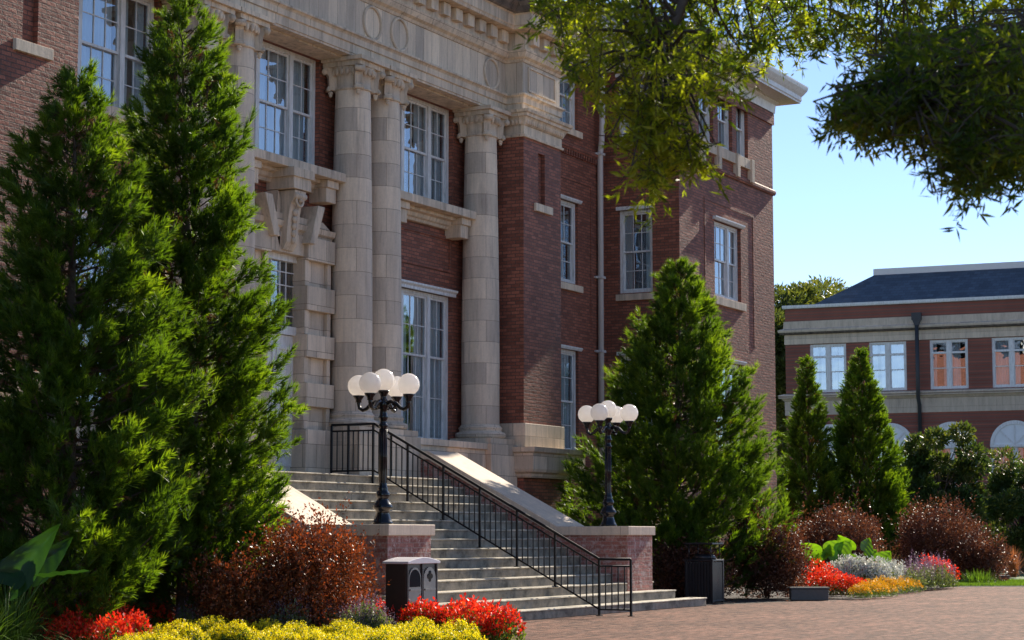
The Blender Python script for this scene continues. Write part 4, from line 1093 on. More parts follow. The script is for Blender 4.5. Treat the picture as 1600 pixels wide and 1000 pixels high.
# ================================================================== FAR BUILDING
P0 = at_depth(1228, 600, 100)
fb = root('far_brick_building', (float(P0[0]), float(P0[1]), -0.02), 'distant two-storey brick building with stone bands and slate roof at right', 'building', rz=R(94.3 - 180))
fb['_o'] = [0.0, 0.0, 0.0]
# local x = along the facade to the right, local -y = towards the viewer side
NB = 10; LEN = 1.2 + NB * 2.95
o6 = []
for i in range(NB):
    a = 1.23 + i * 2.95; o6.append((a, a + 1.82, 8.32, 10.69))
lows = []
for i in range(NB):
    a = 1.6 + i * 2.95 - 0.55; lows.append((a, a + 2.3, 2.6, 5.6))
wall('wall', 'x', 0.0, 0.0, LEN, 0, 12.5, o6 + lows, 0.4, M['brick_far'], fb)
k = MB(); k.box(0, 0.41, 0, 0.4, 16, 12.5); k.box(LEN - .4, 0.41, 0, LEN, 16, 12.5); k.build('end_wall', M['brick_far'], fb)
SPF = [(0, 16), (0, 0), (LEN, 0)]
def band(name, prof, mat):
    k = MB(); k.sweep(SPF, prof); return k.build(name, M[mat], fb)
band('parapet_coping', [(-0.3, 12.5), (0.10, 12.5), (0.12, 12.56), (0.12, 12.66), (-0.3, 12.66)], 'white')
band('cornice_band', [(-0.02, 11.30), (0.28, 11.30), (0.30, 11.36), (0.30, 11.42), (0.08, 11.50), (0.06, 11.86), (-0.02, 11.86)], 'stone')
band('gutter_band', [(-0.02, 11.20), (0.22, 11.22), (0.26, 11.296), (-0.02, 11.296)], 'stone_old')
band('upper_band', [(-0.02, 10.72), (0.04, 10.72), (0.04, 11.196), (-0.02, 11.196)], 'stone')
band('sill_band', [(-0.02, 8.05), (0.30, 8.05), (0.32, 8.20), (0.10, 8.27), (-0.02, 8.27)], 'stone')
band('middle_band', [(-0.02, 7.22), (0.05, 7.22), (0.06, 7.9), (0.2, 8.046), (-0.02, 8.046)], 'stone')
for i, (a, b, z0, z1) in enumerate(o6):
    window('x', 0.06, a, b, z0, z1, ((a + b) / 2,), (1, 1), (1, 1), parent=fb, seed=90 + i, curtain=1.0 if i % 3 != 2 else 0.6, fr=0.10, glass='glass_far', mw=0.2, split=0.42)
    k = MB(); zz = z1 - 0.62; k.box(a + 0.1, 0.045, zz - 0.05, b - 0.1, 0.13, zz + 0.05); k.build('transom', M['white'], fb)
for i, (a, b, z0, z1) in enumerate(lows):      # arched lower windows
    cx = (a + b) / 2; k = MB(); n = 20
    # brick spandrel above the arch filling nothing: arch sits on the rectangular opening
    A = [(cx + 1.15 * math.cos(math.pi * j / n), 5.6 + 1.15 * math.sin(math.pi * j / n)) for j in range(n + 1)]
    Bq = [(cx + 0.98 * math.cos(math.pi * j / n), 5.6 + 0.98 * math.sin(math.pi * j / n)) for j in range(n + 1)]
    for j in range(n): k.prism([A[j], A[j + 1], Bq[j + 1], Bq[j]][::1], -0.06, 0.0, 'y')
    for ang in (45, 90, 135): k.prism([(cx - 0.03 * math.sin(R(ang)), 5.6 + 0.03 * math.cos(R(ang))), (cx + 0.03 * math.sin(R(ang)), 5.6 - 0.03 * math.cos(R(ang))), (cx + 1.0 * math.cos(R(ang)) + 0.03 * math.sin(R(ang)), 5.6 + 1.0 * math.sin(R(ang)) - 0.03 * math.cos(R(ang))), (cx + 1.0 * math.cos(R(ang)) - 0.03 * math.sin(R(ang)), 5.6 + 1.0 * math.sin(R(ang)) + 0.03 * math.cos(R(ang)))], -0.05, -0.02, 'y')
    k.box(cx - 1.15, -0.055, 5.5, cx + 1.15, 0.0, 5.62)
    F = k.build('arched_window', M['white'], fb)
    k = MB(); k.add([(cx + 0.99 * math.cos(math.pi * j / n), -0.012, 5.6 + 0.99 * math.sin(math.pi * j / n)) for j in range(n + 1)], [tuple(range(n + 1))[::-1]]); k.build('fanlight', M['curtain'], F)
    window('x', 0.05, a, b, z0, z1, ((a + b) / 2,), (2, 2), (1, 1), parent=fb, seed=110 + i, curtain=0.7, fr=0.1, glass='glass_far', mw=0.15)
k = MB(); k.add([(0.6, 0.5, 12.4), (LEN - 0.6, 0.5, 12.4), (LEN - 3.6, 4.2, 14.55), (3.6, 4.2, 14.55), (0.6, 16, 12.4), (3.6, 12, 14.55), (LEN - 0.6, 16, 12.4), (LEN - 3.6, 12, 14.55)],
                 [(0, 1, 2, 3), (4, 0, 3, 5), (1, 6, 7, 2), (6, 4, 5, 7), (3, 2, 7, 5)])
# slightly flared front so the slope faces the viewer
RF = k.build('roof', M['roof'], fb)
k = MB(); k.box(3.5, 4.1, 14.5, LEN - 3.5, 12.1, 14.82); k.build('ridge_cap', M['pipe'], RF)
k = MB(); k.box(6.38, -0.5, 11.65, 6.85, -0.30, 12.0); k.prism([(6.42, 11.65), (6.81, 11.65), (6.71, 11.38), (6.52, 11.38)], -0.48, -0.31, 'y'); k.tube([(6.615, -0.40, 11.4), (6.615, -0.40, 7.9), (6.615, -0.15, 7.6), (6.615, -0.12, 0)], 0.10, 8)
k.build('downpipe', M['pipe_dark'], fb)

# ================================================================== TREES
def tree_spot(x, d):
    p = at_depth(x, 834.5, d); return (float(p[0]), float(p[1]), 0.0)


conifer('cedar_tree', tree_spot(103, 25.0), 7.0, [(0, 1.3), (0.15, 1.6), (0.35, 1.5), (0.6, 1.08), (0.8, 0.70), (0.93, 0.38), (1, 0.06)],
        'dark bushy cedar filling the left edge, shorter of the two left conifers', 1, tuft=0.25, nbr=190, per=52, group='cedars in front of the halls')
conifer('cedar_tree', tree_spot(298, 27.4), 8.55, [(0, 0.75), (0.1, 1.12), (0.25, 1.24), (0.38, 1.18), (0.6, 0.98), (0.75, 0.84), (0.85, 0.70), (0.93, 0.50), (1, 0.08)],
        'tallest bright green cedar between the dark left cedar and the stone columns', 2, tuft=0.23, nbr=230, per=54, lean=(-0.25, 0.1), group='cedars in front of the halls')
conifer('cedar_tree', tree_spot(1056, 44.6), 7.25, [(0, 2.1), (0.15, 2.25), (0.35, 1.95), (0.6, 1.42), (0.8, 0.85), (0.93, 0.36), (1, 0.05)],
        'broad green cedar with browned patches behind the farther lamp', 3, tuft=0.29, nbr=200, per=56, dead=0.05, lean=(0.15, -0.1), group='cedars in front of the halls')
conifer('cedar_tree', tree_spot(1266, 67.0), 7.0, [(0, 1.0), (0.2, 1.15), (0.5, 0.85), (0.8, 0.42), (1, 0.04)],
        'slim cedar at the corner of the hall, left of the distant pair', 4, tuft=0.31, nbr=170, per=60, far=True, group='cedars in front of the halls')
conifer('cedar_tree', tree_spot(1350, 68.0), 7.35, [(0, 1.6), (0.2, 1.75), (0.5, 1.25), (0.8, 0.55), (1, 0.04)],
        'wider cedar right of the distant pair, before the far building', 5, tuft=0.33, nbr=210, per=66, far=True, group='cedars in front of the halls')


def broadleaf(name, base, H, rad, n, size, mat, label, seed, group=None, trunk=0.2, zc=0.62, clumps=26, template=LEAF, cat='tree'):
    g = np.random.default_rng(seed)
    o = root(name, tuple(float(a) for a in base), label, cat, group); o['_o'] = [0.0, 0.0, 0.0]
    tr = MB(); tr.tube([(0, 0, 0), (0.05, 0, H * 0.3), (0, 0.05, H * 0.7)], [trunk, trunk * 0.8, trunk * 0.4], 8)
    P = []; D = []; T = []
    for i in range(clumps):
        d = g.normal(0, 1, 3); d /= np.linalg.norm(d); q = g.uniform(0.45, 0.9)
        c = np.array([0, 0, H * zc]) + d * q * np.array([rad, rad, H * (1 - zc) * 0.95])
        rr = rad * g.uniform(0.22, 0.38)
        tr.tube([(0, 0, H * g.uniform(0.25, 0.55)), tuple((c + [0, 0, H * 0.45]) / 2), tuple(c)], [trunk * 0.35, trunk * 0.2, trunk * 0.08], 5)
        m = n // clumps; dd = g.normal(0, 1, (m, 3)); dd /= np.linalg.norm(dd, axis=1, keepdims=True)
        P.append(c + dd * rr * (g.uniform(0.1, 1.1, m) ** 0.5)[:, None] * [1, 1, 0.75]); D.append(dd + [0, 0, 0.2] + g.normal(0, 0.5, (m, 3))); T.append(np.clip(g.uniform(0, 1) * 0.5 + g.uniform(0, 0.6, m), 0, 1))
    P = np.concatenate(P); D = np.concatenate(D); T = np.concatenate(T)
    V, F, T = scatter(template[0], template[1], P, D, size * g.uniform(0.6, 1.3, len(P)), tint=T, jitter=0)
    tr.build('trunk', M['bark'], o); np_mesh('crown', V, F, M[mat], o, T); return o


broadleaf('small_tree', tree_spot(1468, 72.0), 6.4, 1.55, 22000, 0.19, 'broad', 'small loose leafy tree with pale tips between the cedars and dark tree', 11, trunk=0.09, zc=0.5, clumps=40)
broadleaf('small_tree', tree_spot(1598, 74.0), 5.0, 1.75, 22000, 0.17, 'broad', 'dark dense small tree at the right edge before the far building', 12, trunk=0.12, zc=0.48, clumps=40)
for i, (x, d, H, rd, lb) in enumerate(((1238, 128, 18.2, 4.6, 'tall hazy tree showing between the hall and the far building'), (1308, 135, 20.3, 5.6, 'tall yellow-green tree rising behind the slate roof corner'), (1222, 112, 15.0, 4.0, 'dark tree in the gap beside the hall corner'))):
    broadleaf('background_tree', tree_spot(x, d), H, rd, 46000, 0.36, 'far_leaf', lb, 20 + i, trunk=0.35, group='trees far behind the hall', clumps=46)

# ---- willow oak reaching in from the right, overhead
oak = root('willow_oak', (15.5, -3.6, 0), 'overhanging oak branches with narrow leaves across the top right corner', 'tree')
oak['_o'] = [0.0, 0.0, 0.0]
TP = np.array([15.5, -3.6, 0.0])
g = np.random.default_rng(77)
LIGHT_BIAS = (0.38, 0.5, 0.5, 0.1, -0.05, 0.0, 0.0, -0.1, -0.1)  # leaf tint per outline: sunlight painted into left sprays, shade into right ones
POLY = [  # (outline on the picture, depth range, number of twigs)
    ([(835, -60), (1010, -60), (1020, 10), (1100, 60), (1150, 130), (1090, 150), (1040, 165), (960, 165), (895, 120), (880, 60), (840, 10)], (10.0, 12.0), 215),
    ([(960, 150), (1070, 140), (1045, 215), (1030, 300), (1010, 305), (985, 240)], (10.2, 11.0), 88),
    ([(1030, 200), (1100, 215), (1112, 255), (1090, 262), (1040, 245)], (10.3, 10.9), 30),
    ([(1010, -80), (1650, -80), (1650, 60), (1400, 95), (1250, 75), (1200, 85), (1140, 115), (1060, 90)], (11.0, 15.0), 600),
    ([(1400, 50), (1650, 40), (1650, 230), (1560, 250), (1500, 215), (1430, 165), (1360, 100)], (9.0, 12.5), 400),
    ([(1300, 165), (1400, 150), (1480, 200), (1400, 200), (1320, 185)], (9.3, 10.2), 70),
    ([(1285, 150), (1340, 120), (1410, 110), (1430, 170), (1320, 185)], (9.4, 10.6), 60),
    ([(1420, 200), (1620, 200), (1620, 265), (1540, 275), (1480, 245)], (9.0, 10.5), 110),
    ([(1480, 270), (1560, 255), (1540, 290), (1490, 310)], (9.1, 9.6), 12),
]


def inside(p, poly):
    x, y = p; c = False; j = len(poly) - 1
    for i in range(len(poly)):
        xi, yi = poly[i]; xj, yj = poly[j]
        if (yi > y) != (yj > y) and x < (xj - xi) * (y - yi) / (yj - yi) + xi: c = not c
        j = i
    return c


tw = MB(); LP = []; LD = []; LT = []; LS = []
limbs = [[TP + [0, 0, 3.2], TP + [-0.9, 1.6, 4.6], at_depth(1500, -160, 12.0), at_depth(1250, -160, 11.6), at_depth(1090, -60, 11.2), at_depth(1025, 120, 10.9)],
         [TP + [0, 0, 3.0], TP + [-0.9, 1.4, 3.9], at_depth(1660, 60, 10.8), at_depth(1530, 130, 10.2), at_depth(1400, 165, 9.8)],
         [TP + [0, 0, 3.4], TP + [-0.3, 1.5, 5.2], at_depth(1350, -240, 13.0), at_depth(1000, -160, 12.2), at_depth(890, -30, 11.4)]]
tr = MB(); tr.tube([tuple(TP), tuple(TP + [0, 0.05, 1.5]), tuple(TP + [0, 0, 3.2]), tuple(TP + [0.2, -0.1, 5.5]), tuple(TP + [0.3, -0.2, 7.5])], [0.42, 0.34, 0.30, 0.2, 0.12], 14)
LPTS = []
for L in limbs:
    n = len(L); tr.tube([tuple(p) for p in L], [0.11 * (1 - 0.85 * i / (n - 1)) for i in range(n)], 8)
    for i in range(n - 1):
        for t in np.linspace(0, 1, 9)[:-1]: LPTS.append(L[i] * (1 - t) + L[i + 1] * t)
LPTS = np.array(LPTS)


def twig(p, ln, nl, tint, size):
    d = np.array([g.normal(0, 0.6), g.normal(0, 0.6), g.uniform(-0.8, 0.5)]); d /= np.linalg.norm(d)
    a = p - d * ln * 0.5; b = p + d * ln * 0.5 + [0, 0, -0.05]
    tw.tube([tuple(a), tuple(p), tuple(b)], [0.004, 0.003, 0.0015], 3, cap=False)
    for i in range(nl):
        t = g.uniform(0.0, 1.02); q = a * (1 - t) + b * t + [0, 0, -0.05 * t * t]
        dd = d * g.uniform(0.3, 1.0) + g.normal(0, 0.75, 3)
        LP.append(q); LD.append(dd); LT.append(np.clip(tint + g.uniform(-0.25, 0.25), 0, 1)); LS.append(size * g.uniform(0.45, 1.25))
    return a


for (poly, (d0, d1), cnt), bias in zip(POLY, LIGHT_BIAS):
    xs = [p[0] for p in poly]; ys = [p[1] for p in poly]; k_ = 0
    while k_ < cnt:
        x, y = g.uniform(min(xs), max(xs)), g.uniform(min(ys), max(ys))
        if not inside((x, y), poly): continue
        p = at_depth(x, y, g.uniform(d0, d1)); a = twig(p, g.uniform(0.16, 0.34), int(g.uniform(26, 44)), g.uniform(0.1, 0.9) + bias, 0.07)
        j = np.argmin(((LPTS - a) ** 2).sum(1)); q = LPTS[j]
        if k_ % 3 == 0 and np.linalg.norm(q - a) < 1.1:
            mid = (a + q) / 2 + [0, 0, 0.08]
            tw.tube([tuple(q), tuple(mid), tuple(a)], [0.014, 0.008, 0.004], 4, cap=False)
        k_ += 1
nsmall = len(LP)
# unseen rest of the crown, extended sunward to shade the right-hand sprays
for i in range(3600):
    c = TP + np.array([g.uniform(-5.5, 3.5), g.uniform(-4.5, 7.0), g.uniform(4.6, 9.5)])
    v = c - np.array([0, 0, EYE]); dz = v @ _f; sx = 800 + 3166 * (v @ _r) / dz; sy = 500 - 3166 * (v @ _u) / dz
    if -100 < sx < 1720 and -90 < sy < 1000: continue
    for j in range(12):
        LP.append(c + g.normal(0, 0.22, 3)); LD.append(g.normal(0, 1, 3)); LT.append(g.uniform(0, 1)); LS.append(0.26)
V, F, T = scatter(NARROW[0] * [1.05, 1, 1], NARROW[1], np.array(LP), np.array(LD), np.array(LS), tint=np.array(LT), jitter=0.0)
V -= 0
def shift(mb):
    mb.v = [tuple(np.array(p) - TP) for p in mb.v]; return mb
shift(tr).build('trunk', M['bark'], oak)
shift(tw).build('twigs', M['twig'], oak)
np_mesh('crown', V - TP, F, M['oak'], oak, T)

# ================================================================== SHRUBS
def spot(x, y, z=0.0):
    p = ground_at(x, y, z); return (float(p[0]), float(p[1]), 0.0)


leaf_blob('red_shrub', tree_spot(480, 26.9), (1.3, 0.9, 1.45), 34000, 0.042, 'bush_red', 'rounded red and orange shrub left of the recycling bin', 'shrub', 31, lumps=12, spikes=150)
leaf_blob('red_shrub', tree_spot(362, 26.2), (0.8, 0.55, 1.05), 14000, 0.045, 'bush_red', 'small sparse red shrub under the tallest cedar', 'shrub', 32, lumps=7, spikes=60)
leaf_blob('dark_shrub', tree_spot(225, 27.9), (1.1, 0.7, 1.15), 15000, 0.045, 'bush_purple', 'dark burgundy shrub in deep shade between the two left cedars', 'shrub', 33, lumps=9)
leaf_blob('dark_shrub', tree_spot(60, 26.2), (1.0, 0.7, 1.0), 12000, 0.045, 'bush_purple', 'dark shrub in shade behind the elephant ear plant at far left', 'shrub', 34, lumps=9)
leaf_blob('burgundy_shrub', tree_spot(1065, 43.0), (1.0, 1.0, 1.15), 16000, 0.055, 'bush_purple', 'dark burgundy shrub in the shade behind the black trash bin', 'shrub', 35, lumps=9)
leaf_blob('burgundy_shrub', tree_spot(1197, 44.6), (1.05, 1.0, 1.62), 26000, 0.055, 'bush_purple', 'tall burgundy shrub right of the black trash bin', 'shrub', 36, lumps=12, spikes=120, group='burgundy shrubs in the right bed')
leaf_blob('burgundy_shrub', tree_spot(1312, 54.0), (1.9, 1.3, 1.9), 32000, 0.06, 'bush_purple', 'wide burgundy shrub behind the bright green elephant ears', 'shrub', 37, lumps=14, spikes=170, group='burgundy shrubs in the right bed')
leaf_blob('burgundy_shrub', tree_spot(1468, 60.0), (2.0, 1.5, 2.05), 36000, 0.06, 'bush_purple', 'largest burgundy shrub above the red flowers at right', 'shrub', 38, lumps=13, spikes=170, group='burgundy shrubs in the right bed')
leaf_blob('burgundy_shrub', tree_spot(1532, 59.0), (1.0, 0.9, 1.3), 10000, 0.06, 'bush_purple', 'low burgundy shrub next to the bronze grass', 'shrub', 39, lumps=8, spikes=60, group='burgundy shrubs in the right bed')


def blades(name, base, n, ln, wd, mat, label, cat, seed, spread=0.5, arch=0.6, group=None, foot=0.12):
    "arching grass clump: each blade a bent ribbon"
    g2 = np.random.default_rng(seed); V = []; F = []; T = []
    for i in range(n):
        a = g2.uniform(0, 2 * np.pi); th = abs(g2.normal(0, spread)); L = ln * g2.uniform(0.6, 1.1); d = np.array([np.cos(a), np.sin(a), 0]); s_ = np.array([-np.sin(a), np.cos(a), 0])
        p = d * g2.uniform(0, foot); k0 = len(V); ns = 5
        ang = math.pi / 2 - th * 0.5
        for j in range(ns + 1):
            w_ = wd * (1 - (j / ns) ** 2) + 0.0006; V += [p - s_ * w_ / 2, p + s_ * w_ / 2]
            p = p + (d * math.cos(ang) + np.array([0, 0, math.sin(ang)])) * L / ns; ang -= arch * 2 * th / ns
        tv = g2.uniform(0, 1); T += [tv] * (2 * (ns + 1))
        for j in range(ns): F.append([k0 + 2 * j, k0 + 2 * j + 1, k0 + 2 * j + 3, k0 + 2 * j + 2])
    o = root(name, base, label, cat, group); o['_o'] = [0.0, 0.0, 0.0]
    np_mesh('blades', np.array(V), np.array(F), M[mat], o, T); return o


blades('bronze_grass', spot(1583, 902), 260, 1.0, 0.02, 'bronze_grass', 'coppery feathery grass clump at the right edge', 'grass plant', 41, 0.55)
blades('grass_clump', spot(1530, 913), 260, 0.45, 0.02, 'grass_blade', 'low bright green grass clump beside the bronze grass', 'grass plant', 42, 0.8, foot=0.5)
blades('feather_grass', spot(1372, 919), 300, 1.05, 0.018, 'pale_grass', 'pale pink feathery grass behind the silver bedding plants', 'grass plant', 43, 0.5, foot=0.35)
for i, (x, y, lb) in enumerate(((25, 1000, 'arching dark green grass clump in the bottom left corner'), (-30, 985, 'strappy grass cut by the left edge'))):
    p = at_depth(x, 985, 23.0 - i); blades('grass_clump', (float(p[0]), float(p[1]), 0.0), 230, 1.05, 0.018, 'grass_blade', lb, 'grass plant', 44 + i, 0.9, 0.9)


def ear_leaf(w_, l_, mat, seed):
    "heart-shaped leaf with raised midrib and wavy edge, hanging from its stalk"
    g2 = random.Random(seed); mb = MB(); n = 14; m = 8; vs = []
    for i in range(n + 1):
        t = i / n
        half = w_ * abs(math.sin(math.pi * min(1, t * 0.95 + 0.05) ** 0.62)) ** 0.8 * (1 - 0.45 * t)
        for j in range(-m, m + 1):
            s_ = j / m; back = 0.16 * l_ * (1 - t) ** 2 * abs(s_) ** 1.3
            vs.append((s_ * half, t * l_ - back, -0.10 * l_ * (t ** 2) + 0.10 * l_ * abs(s_) ** 1.2 * (1 - 0.4 * t) + 0.014 * l_ * math.sin(t * 26 + abs(s_) * 4)))
    w2 = 2 * m + 1
    mb.add(vs, [(i * w2 + j, i * w2 + j + 1, (i + 1) * w2 + j + 1, (i + 1) * w2 + j) for i in range(n) for j in range(w2 - 1)], True)
    return mb


def elephant_ear(base, leaves, mat, label, seed, group=None):
    o = root('elephant_ear_plant', base, label, 'plant', group); o['_o'] = [0.0, 0.0, 0.0]
    for i, (az, rch, ht, w_, l_, tilt) in enumerate(leaves):
        d = Vector((math.cos(R(az)), math.sin(R(az)), 0)); tip = d * rch + Vector((0, 0, ht))
        mb = ear_leaf(w_, l_, mat, seed + i)
        if tilt > 30:     # upright blades turn their faces to the open plaza and lean a little either way
            sgn = math.sin(R(az - CA))
            mb.xform(Matrix.Translation(tip) @ Matrix.Rotation(R(CA - 90 + 25 * math.sin(i * 2.3 + seed)), 4, 'Z') @ Matrix.Rotation(R(-42 * sgn + 12 * math.sin(i * 1.7)), 4, 'Y') @ Matrix.Rotation(R(tilt), 4, 'X'))
        else: mb.xform(Matrix.Translation(tip) @ Matrix.Rotation(R(az - 90), 4, 'Z') @ Matrix.Rotation(R(tilt), 4, 'X'))
        me = mb.build('leaf', M[mat], o)
        k = MB(); k.tube([(0, 0, 0), tuple(d * rch * 0.4 + Vector((0, 0, ht * 0.6))), tuple(tip)], [0.014, 0.010, 0.007], 6); k.build('stalk', M['flower_leaf'], o)
    return o


pe = tree_spot(12, 22.3)
CA = math.degrees(YAW)
elephant_ear(pe, [(CA - 120, 0.05, 0.85, 0.24, 0.85, 80), (CA - 60, 0.28, 0.95, 0.17, 0.66, 78), (CA - 95, 0.42, 0.92, 0.17, 0.52, 12), (CA + 80, 0.3, 0.9, 0.2, 0.5, 30), (CA + 190, 0.15, 0.85, 0.22, 0.5, 50)], 'ear_dark', 'large dark green elephant ear plant at the left edge', 50)
pf = spot(1292, 924)
elephant_ear((pf[0], pf[1], 0), [(CA - 80, 0.35, 0.92, 0.27, 0.56, 55), (CA - 100, 0.05, 0.95, 0.27, 0.56, 60), (CA + 95, 0.25, 0.9, 0.26, 0.54, 50), (CA + 150, 0.35, 0.72, 0.3, 0.46, 40), (CA - 140, 0.3, 0.7, 0.3, 0.46, 50), (CA + 60, 0.4, 0.75, 0.2, 0.42, 40), (CA + 180, 0.3, 0.85, 0.2, 0.42, 50)], 'ear', 'bright green broad-leaved plant, left of two in the right flower bed', 60)
pf = spot(1340, 923)
elephant_ear((pf[0], pf[1], 0), [(CA - 80, 0.2, 0.95, 0.26, 0.56, 62), (CA + 95, 0.2, 0.98, 0.26, 0.55, 60), (CA - 100, 0.55, 0.68, 0.28, 0.52, 50), (CA + 170, 0.3, 0.7, 0.2, 0.42, 40), (CA - 60, 0.35, 0.8, 0.2, 0.42, 45)], 'ear', 'bright green broad-leaved plant with one low side leaf, right of two', 70)

# ================================================================== BEDDING PLANTS
def clump(name, base, rad, h, n_f, n_l, fs, ls, fmat, lmat, label, cat, seed, group, spike=False):
    g2 = np.random.default_rng(seed)
    o = root(name, base, label, cat, group); o['_o'] = [0.0, 0.0, 0.0]
    ph = g2.uniform(0, 6, 2)
    def dome(n, lo, hi):
        a = g2.uniform(0, 2 * np.pi, n); q = np.sqrt(g2.uniform(0, 1, n)); t = g2.uniform(lo, hi, n)
        return np.stack([rad * q * np.cos(a), rad * q * np.sin(a), h * t * (1 - 0.5 * q ** 2.6) * (1 + 0.16 * np.sin(a * 5 + ph[0]) * q + 0.14 * np.sin(a * 3 + q * 9 + ph[1]))], 1)
    P = dome(n_l, 0.15, 0.9); V, F, T = scatter(LEAF[0], LEAF[1], P, g2.normal(0, 0.6, P.shape) + [0, 0, 0.8], ls * g2.uniform(0.6, 1.2, n_l)); np_mesh('leaves', V, F, M[lmat], o, T)
    if spike:
        st_ = dome(n_f // 12, 0.85, 1.0); k_ = 12; t = np.tile(np.linspace(0, 1, k_), len(st_))[:, None]
        P = np.repeat(st_, k_, 0) + np.array([[0, 0, 0.42 * h]]) * t + np.repeat(g2.normal(0, 0.03, st_.shape), k_, 0) * t + g2.normal(0, 0.006, (len(t), 3))
    else: P = dome(n_f, 0.85, 1.06)
    V, F, T = scatter(LEAF[0] * [1.5, 1, 1], LEAF[1], P, g2.normal(0, 0.8, P.shape) + [0, 0, 0.7], fs * g2.uniform(0.6, 1.2, len(P))); np_mesh('flowers', V, F, M[fmat], o, T)
    return o


def share(src, base, rz, s_, label=None):
    c = copy_tree(src); c.location = base; c.rotation_euler = (0, 0, rz); c.scale = (s_, s_, s_ * random.uniform(0.85, 1.15))
    if label: c['label'] = label
    return c


def fill(proto, pts, grp=None):
    for i, (x, y, s_) in enumerate(pts):
        p = ground_at(x, y); b = (float(p[0]), float(p[1]), 0.0)
        if i == 0: proto.location = b; proto.scale = (s_,) * 3
        else: share(proto, b, random.uniform(0, 6.28), s_)


pr = clump('yellow_bedding_plant', (0, 0, 0), 0.24, 0.29, 1900, 1500, 0.021, 0.045, 'yellow_flower', 'flower_leaf', 'mounded yellow flowering plant in the front edge of the left bed', 'flowers', 80, 'yellow flower mounds along the bed edge')
pts = []
random.seed(5)
for x in range(300, 735, 20):
    t = (x - 240) / 495
    pts.append((x + random.uniform(-8, 8), 1012 + random.uniform(-3, 3) - 7 * t, random.uniform(0.7, 1.1)))
for x in range(222, 735, 20): pts.append((x + random.uniform(-9, 9), 1020 + random.uniform(-4, 4), random.uniform(0.7, 1.1)))
for x in range(420, 745, 24): pts.append((x + random.uniform(-8, 8), 1034 + random.uniform(-4, 4), random.uniform(0.75, 1.1)))
for x in range(200, 290, 20): pts.append((x, 1032 + random.uniform(-3, 3), 0.9))
fill(pr, pts)
pr = clump('red_bedding_plant', (0, 0, 0), 0.22, 0.42, 330, 520, 0.055, 0.055, 'red_flower', 'flower_leaf', 'red leafy begonia clump in the left bed edge', 'flowers', 81, 'red begonias in the left bed')
pts = []
for x in range(85, 215, 17): pts.append((x, 1012 + random.uniform(-5, 4), random.uniform(0.85, 1.2))); pts.append((x + 8, 1024 + random.uniform(-5, 5), random.uniform(0.85, 1.1)))
for x in range(130, 280, 19): pts.append((x, 998 + random.uniform(-3, 3), random.uniform(0.85, 1.1)))
for x in range(600, 770, 14): pts.append((x, 989 + (x - 600) * 0.05 + random.uniform(-2, 2), random.uniform(0.85, 1.15)))
for x in range(718, 785, 15): pts.append((x, 1003 + random.uniform(-4, 4), random.uniform(0.95, 1.2)))
for x in range(738, 790, 17): pts.append((x, 1016, random.uniform(0.9, 1.15)))
fill(pr, pts)
pr = clump('purple_bedding_plant', (0, 0, 0), 0.22, 0.50, 480, 1000, 0.022, 0.07, 'purple_flower', 'salvia_leaf', 'muted purple spiky salvia clump behind the yellow mounds', 'flowers', 82, 'purple salvias in the left bed', spike=True)
fill(pr, [(x + random.uniform(-6, 6), 1005 + random.uniform(-2, 3), random.uniform(0.7, 1.0)) for x in range(285, 600, 12)])

pr = clump('red_flowers', (0, 0, 0), 0.32, 0.58, 520, 400, 0.06, 0.07, 'red_flower', 'bush_green', 'scarlet flower clump in the right bed', 'flowers', 83, 'scarlet flowers in the right bed')
fill(pr, [(1266, 931, 1), (1284, 933, 1), (1300, 934, 0.9), (1316, 935, 0.85), (1332, 935, 0.8), (1276, 928, 1.1), (1294, 929, 1), (1312, 931, 0.9), (1250, 930, 0.75), (1345, 933, 0.7), (1452, 919, 1.2), (1466, 918, 1.25), (1478, 919, 1.1)])
pr = clump('orange_yellow_flowers', (0, 0, 0), 0.30, 0.36, 700, 400, 0.035, 0.045, 'orange_flower', 'flower_leaf', 'golden yellow flower clump at the paving edge', 'flowers', 84, 'golden flowers in the right bed')
fill(pr, [(1344, 937, 0.85), (1357, 936, 0.9), (1371, 935, 0.9), (1385, 934, 0.9), (1397, 931, 0.95), (1410, 928, 1), (1424, 927, 0.95), (1364, 932, 0.95), (1380, 931, 1.0)])
pr = clump('silver_plant', (0, 0, 0), 0.38, 0.66, 1000, 600, 0.06, 0.07, 'silver', 'salvia_leaf', 'silvery white foliage mound in the right bed', 'plant', 85, 'silver mounds in the right bed')
fill(pr, [(x, y, s_) for x, y, s_ in ((1303, 927, 0.95), (1320, 927, 1.0), (1337, 927, 1.05), (1354, 927, 1.05), (1371, 927, 1.0), (1388, 925, 1.0), (1402, 923, 0.95))])
pr = clump('purple_flowers', (0, 0, 0), 0.34, 0.66, 600, 700, 0.035, 0.08, 'purple_flower', 'salvia_leaf', 'dusty purple and green flower clump beside the scarlet flowers', 'flowers', 86, 'purple clumps in the right bed', spike=True)
fill(pr, [(1428, 925, 0.9), (1441, 923, 1.0), (1455, 922, 1.0), (1468, 921, 0.95), (1434, 920, 1.1), (1480, 920, 0.8)])

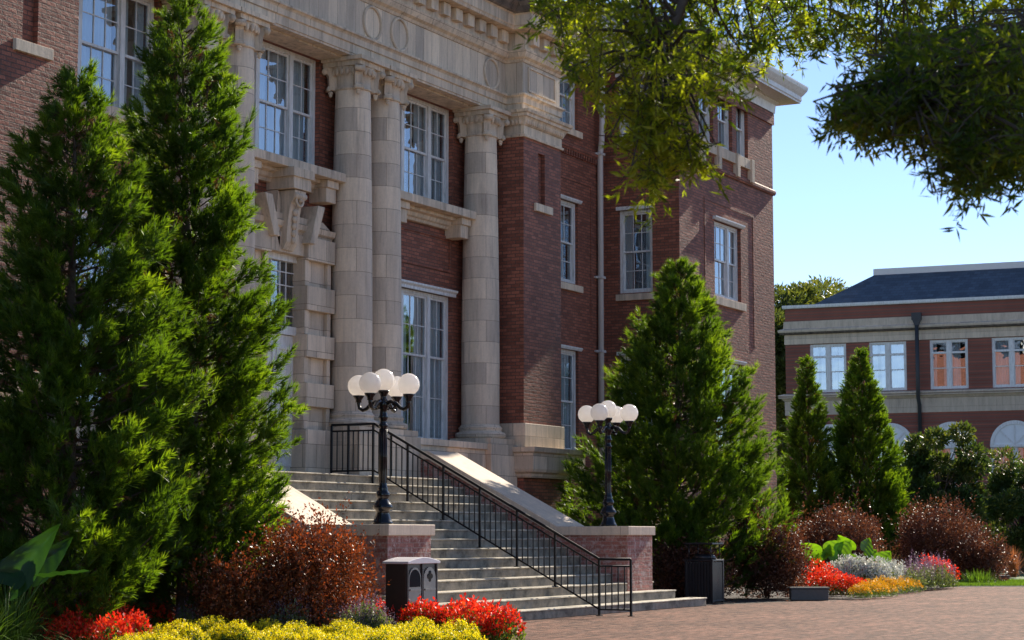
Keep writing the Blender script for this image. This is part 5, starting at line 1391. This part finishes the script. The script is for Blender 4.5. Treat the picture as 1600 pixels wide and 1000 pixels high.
# low blocks in the right bed, and the grass strip
for i, (x, y, w_, d_, h_, lb) in enumerate(((1264, 938, 0.8, 0.3, 0.24, 'low grey stone block at the left end of the right flower bed'), (1538, 907, 1.4, 0.6, 0.12, 'flat grey stone slab under the burgundy shrubs at right'))):
    p = ground_at(x, y); o = root('stone_block', (float(p[0]), float(p[1]), 0), lb, 'stone block', rz=YAW - math.pi / 2); o['_o'] = [0.0, 0.0, 0.0]
    k = MB(); k.box(-w_ / 2, -d_ / 2, 0, w_ / 2, d_ / 2, h_); k.build('block', M['block'], o, bevel=0.02)
    k = MB(); k.box(-w_ / 2 - 0.02, -d_ / 2 - 0.02, h_ + 0.001, w_ / 2 + 0.02, d_ / 2 + 0.02, h_ + 0.04); k.build('cap', M['block'], o, bevel=0.01)


def turf():
    g2 = np.random.default_rng(9); A = [ground_at(x, y) for x, y in ((1470, 918), (1500, 916), (1560, 916), (1640, 916))]
    B = [ground_at(x, y) for x, y in ((1470, 916), (1500, 909), (1560, 908), (1640, 908))]
    n = 16000; s_ = g2.uniform(0, 2.999, n); i = s_.astype(int); f = (s_ - i)[:, None]; A = np.array(A); B = np.array(B)
    a = A[i] * (1 - f) + A[i + 1] * f; b = B[i] * (1 - f) + B[i + 1] * f; t = g2.uniform(0, 1, n)[:, None]
    P = a * (1 - t) + b * t
    V, F, T = scatter(NARROW[0], NARROW[1], P, g2.normal(0, 0.3, P.shape) + [0, 0, 1], g2.uniform(0.05, 0.1, n))
    o = np_mesh('lawn_strip', V, F, M['grass_blade'], None, T); tag(o, 'thin strip of bright green turf along the paving at right', 'grass', kind='stuff')


turf()
def litter():
    g2 = np.random.default_rng(19); n = 5000
    x = g2.uniform(-40, 1600, n); y = g2.uniform(925, 1010, n); P = np.array([ground_at(a, b, 0.012) for a, b in zip(x, y)])
    def inpoly(p, poly): return inside((p[0], p[1]), poly)
    keep = np.array([not inpoly(p, plaza) and p[0] < 60 for p in P])
    keep &= ~((P[:, 0] > 24.4) & (P[:, 0] < 37.6) & (P[:, 1] > 15.1))
    P = P[keep]; V, F, T = scatter(LEAF[0], LEAF[1], P, g2.normal(0, 1, P.shape) * [1, 1, 0.12], g2.uniform(0.03, 0.07, len(P)))
    o = np_mesh('fallen_leaves', V, F, M['bush_purple'], None, T); tag(o, 'small fallen leaves scattered over the beds and paving edge', 'leaves', kind='stuff')


litter()

for o in bpy.data.objects:
    if '_o' in o: del o['_o']
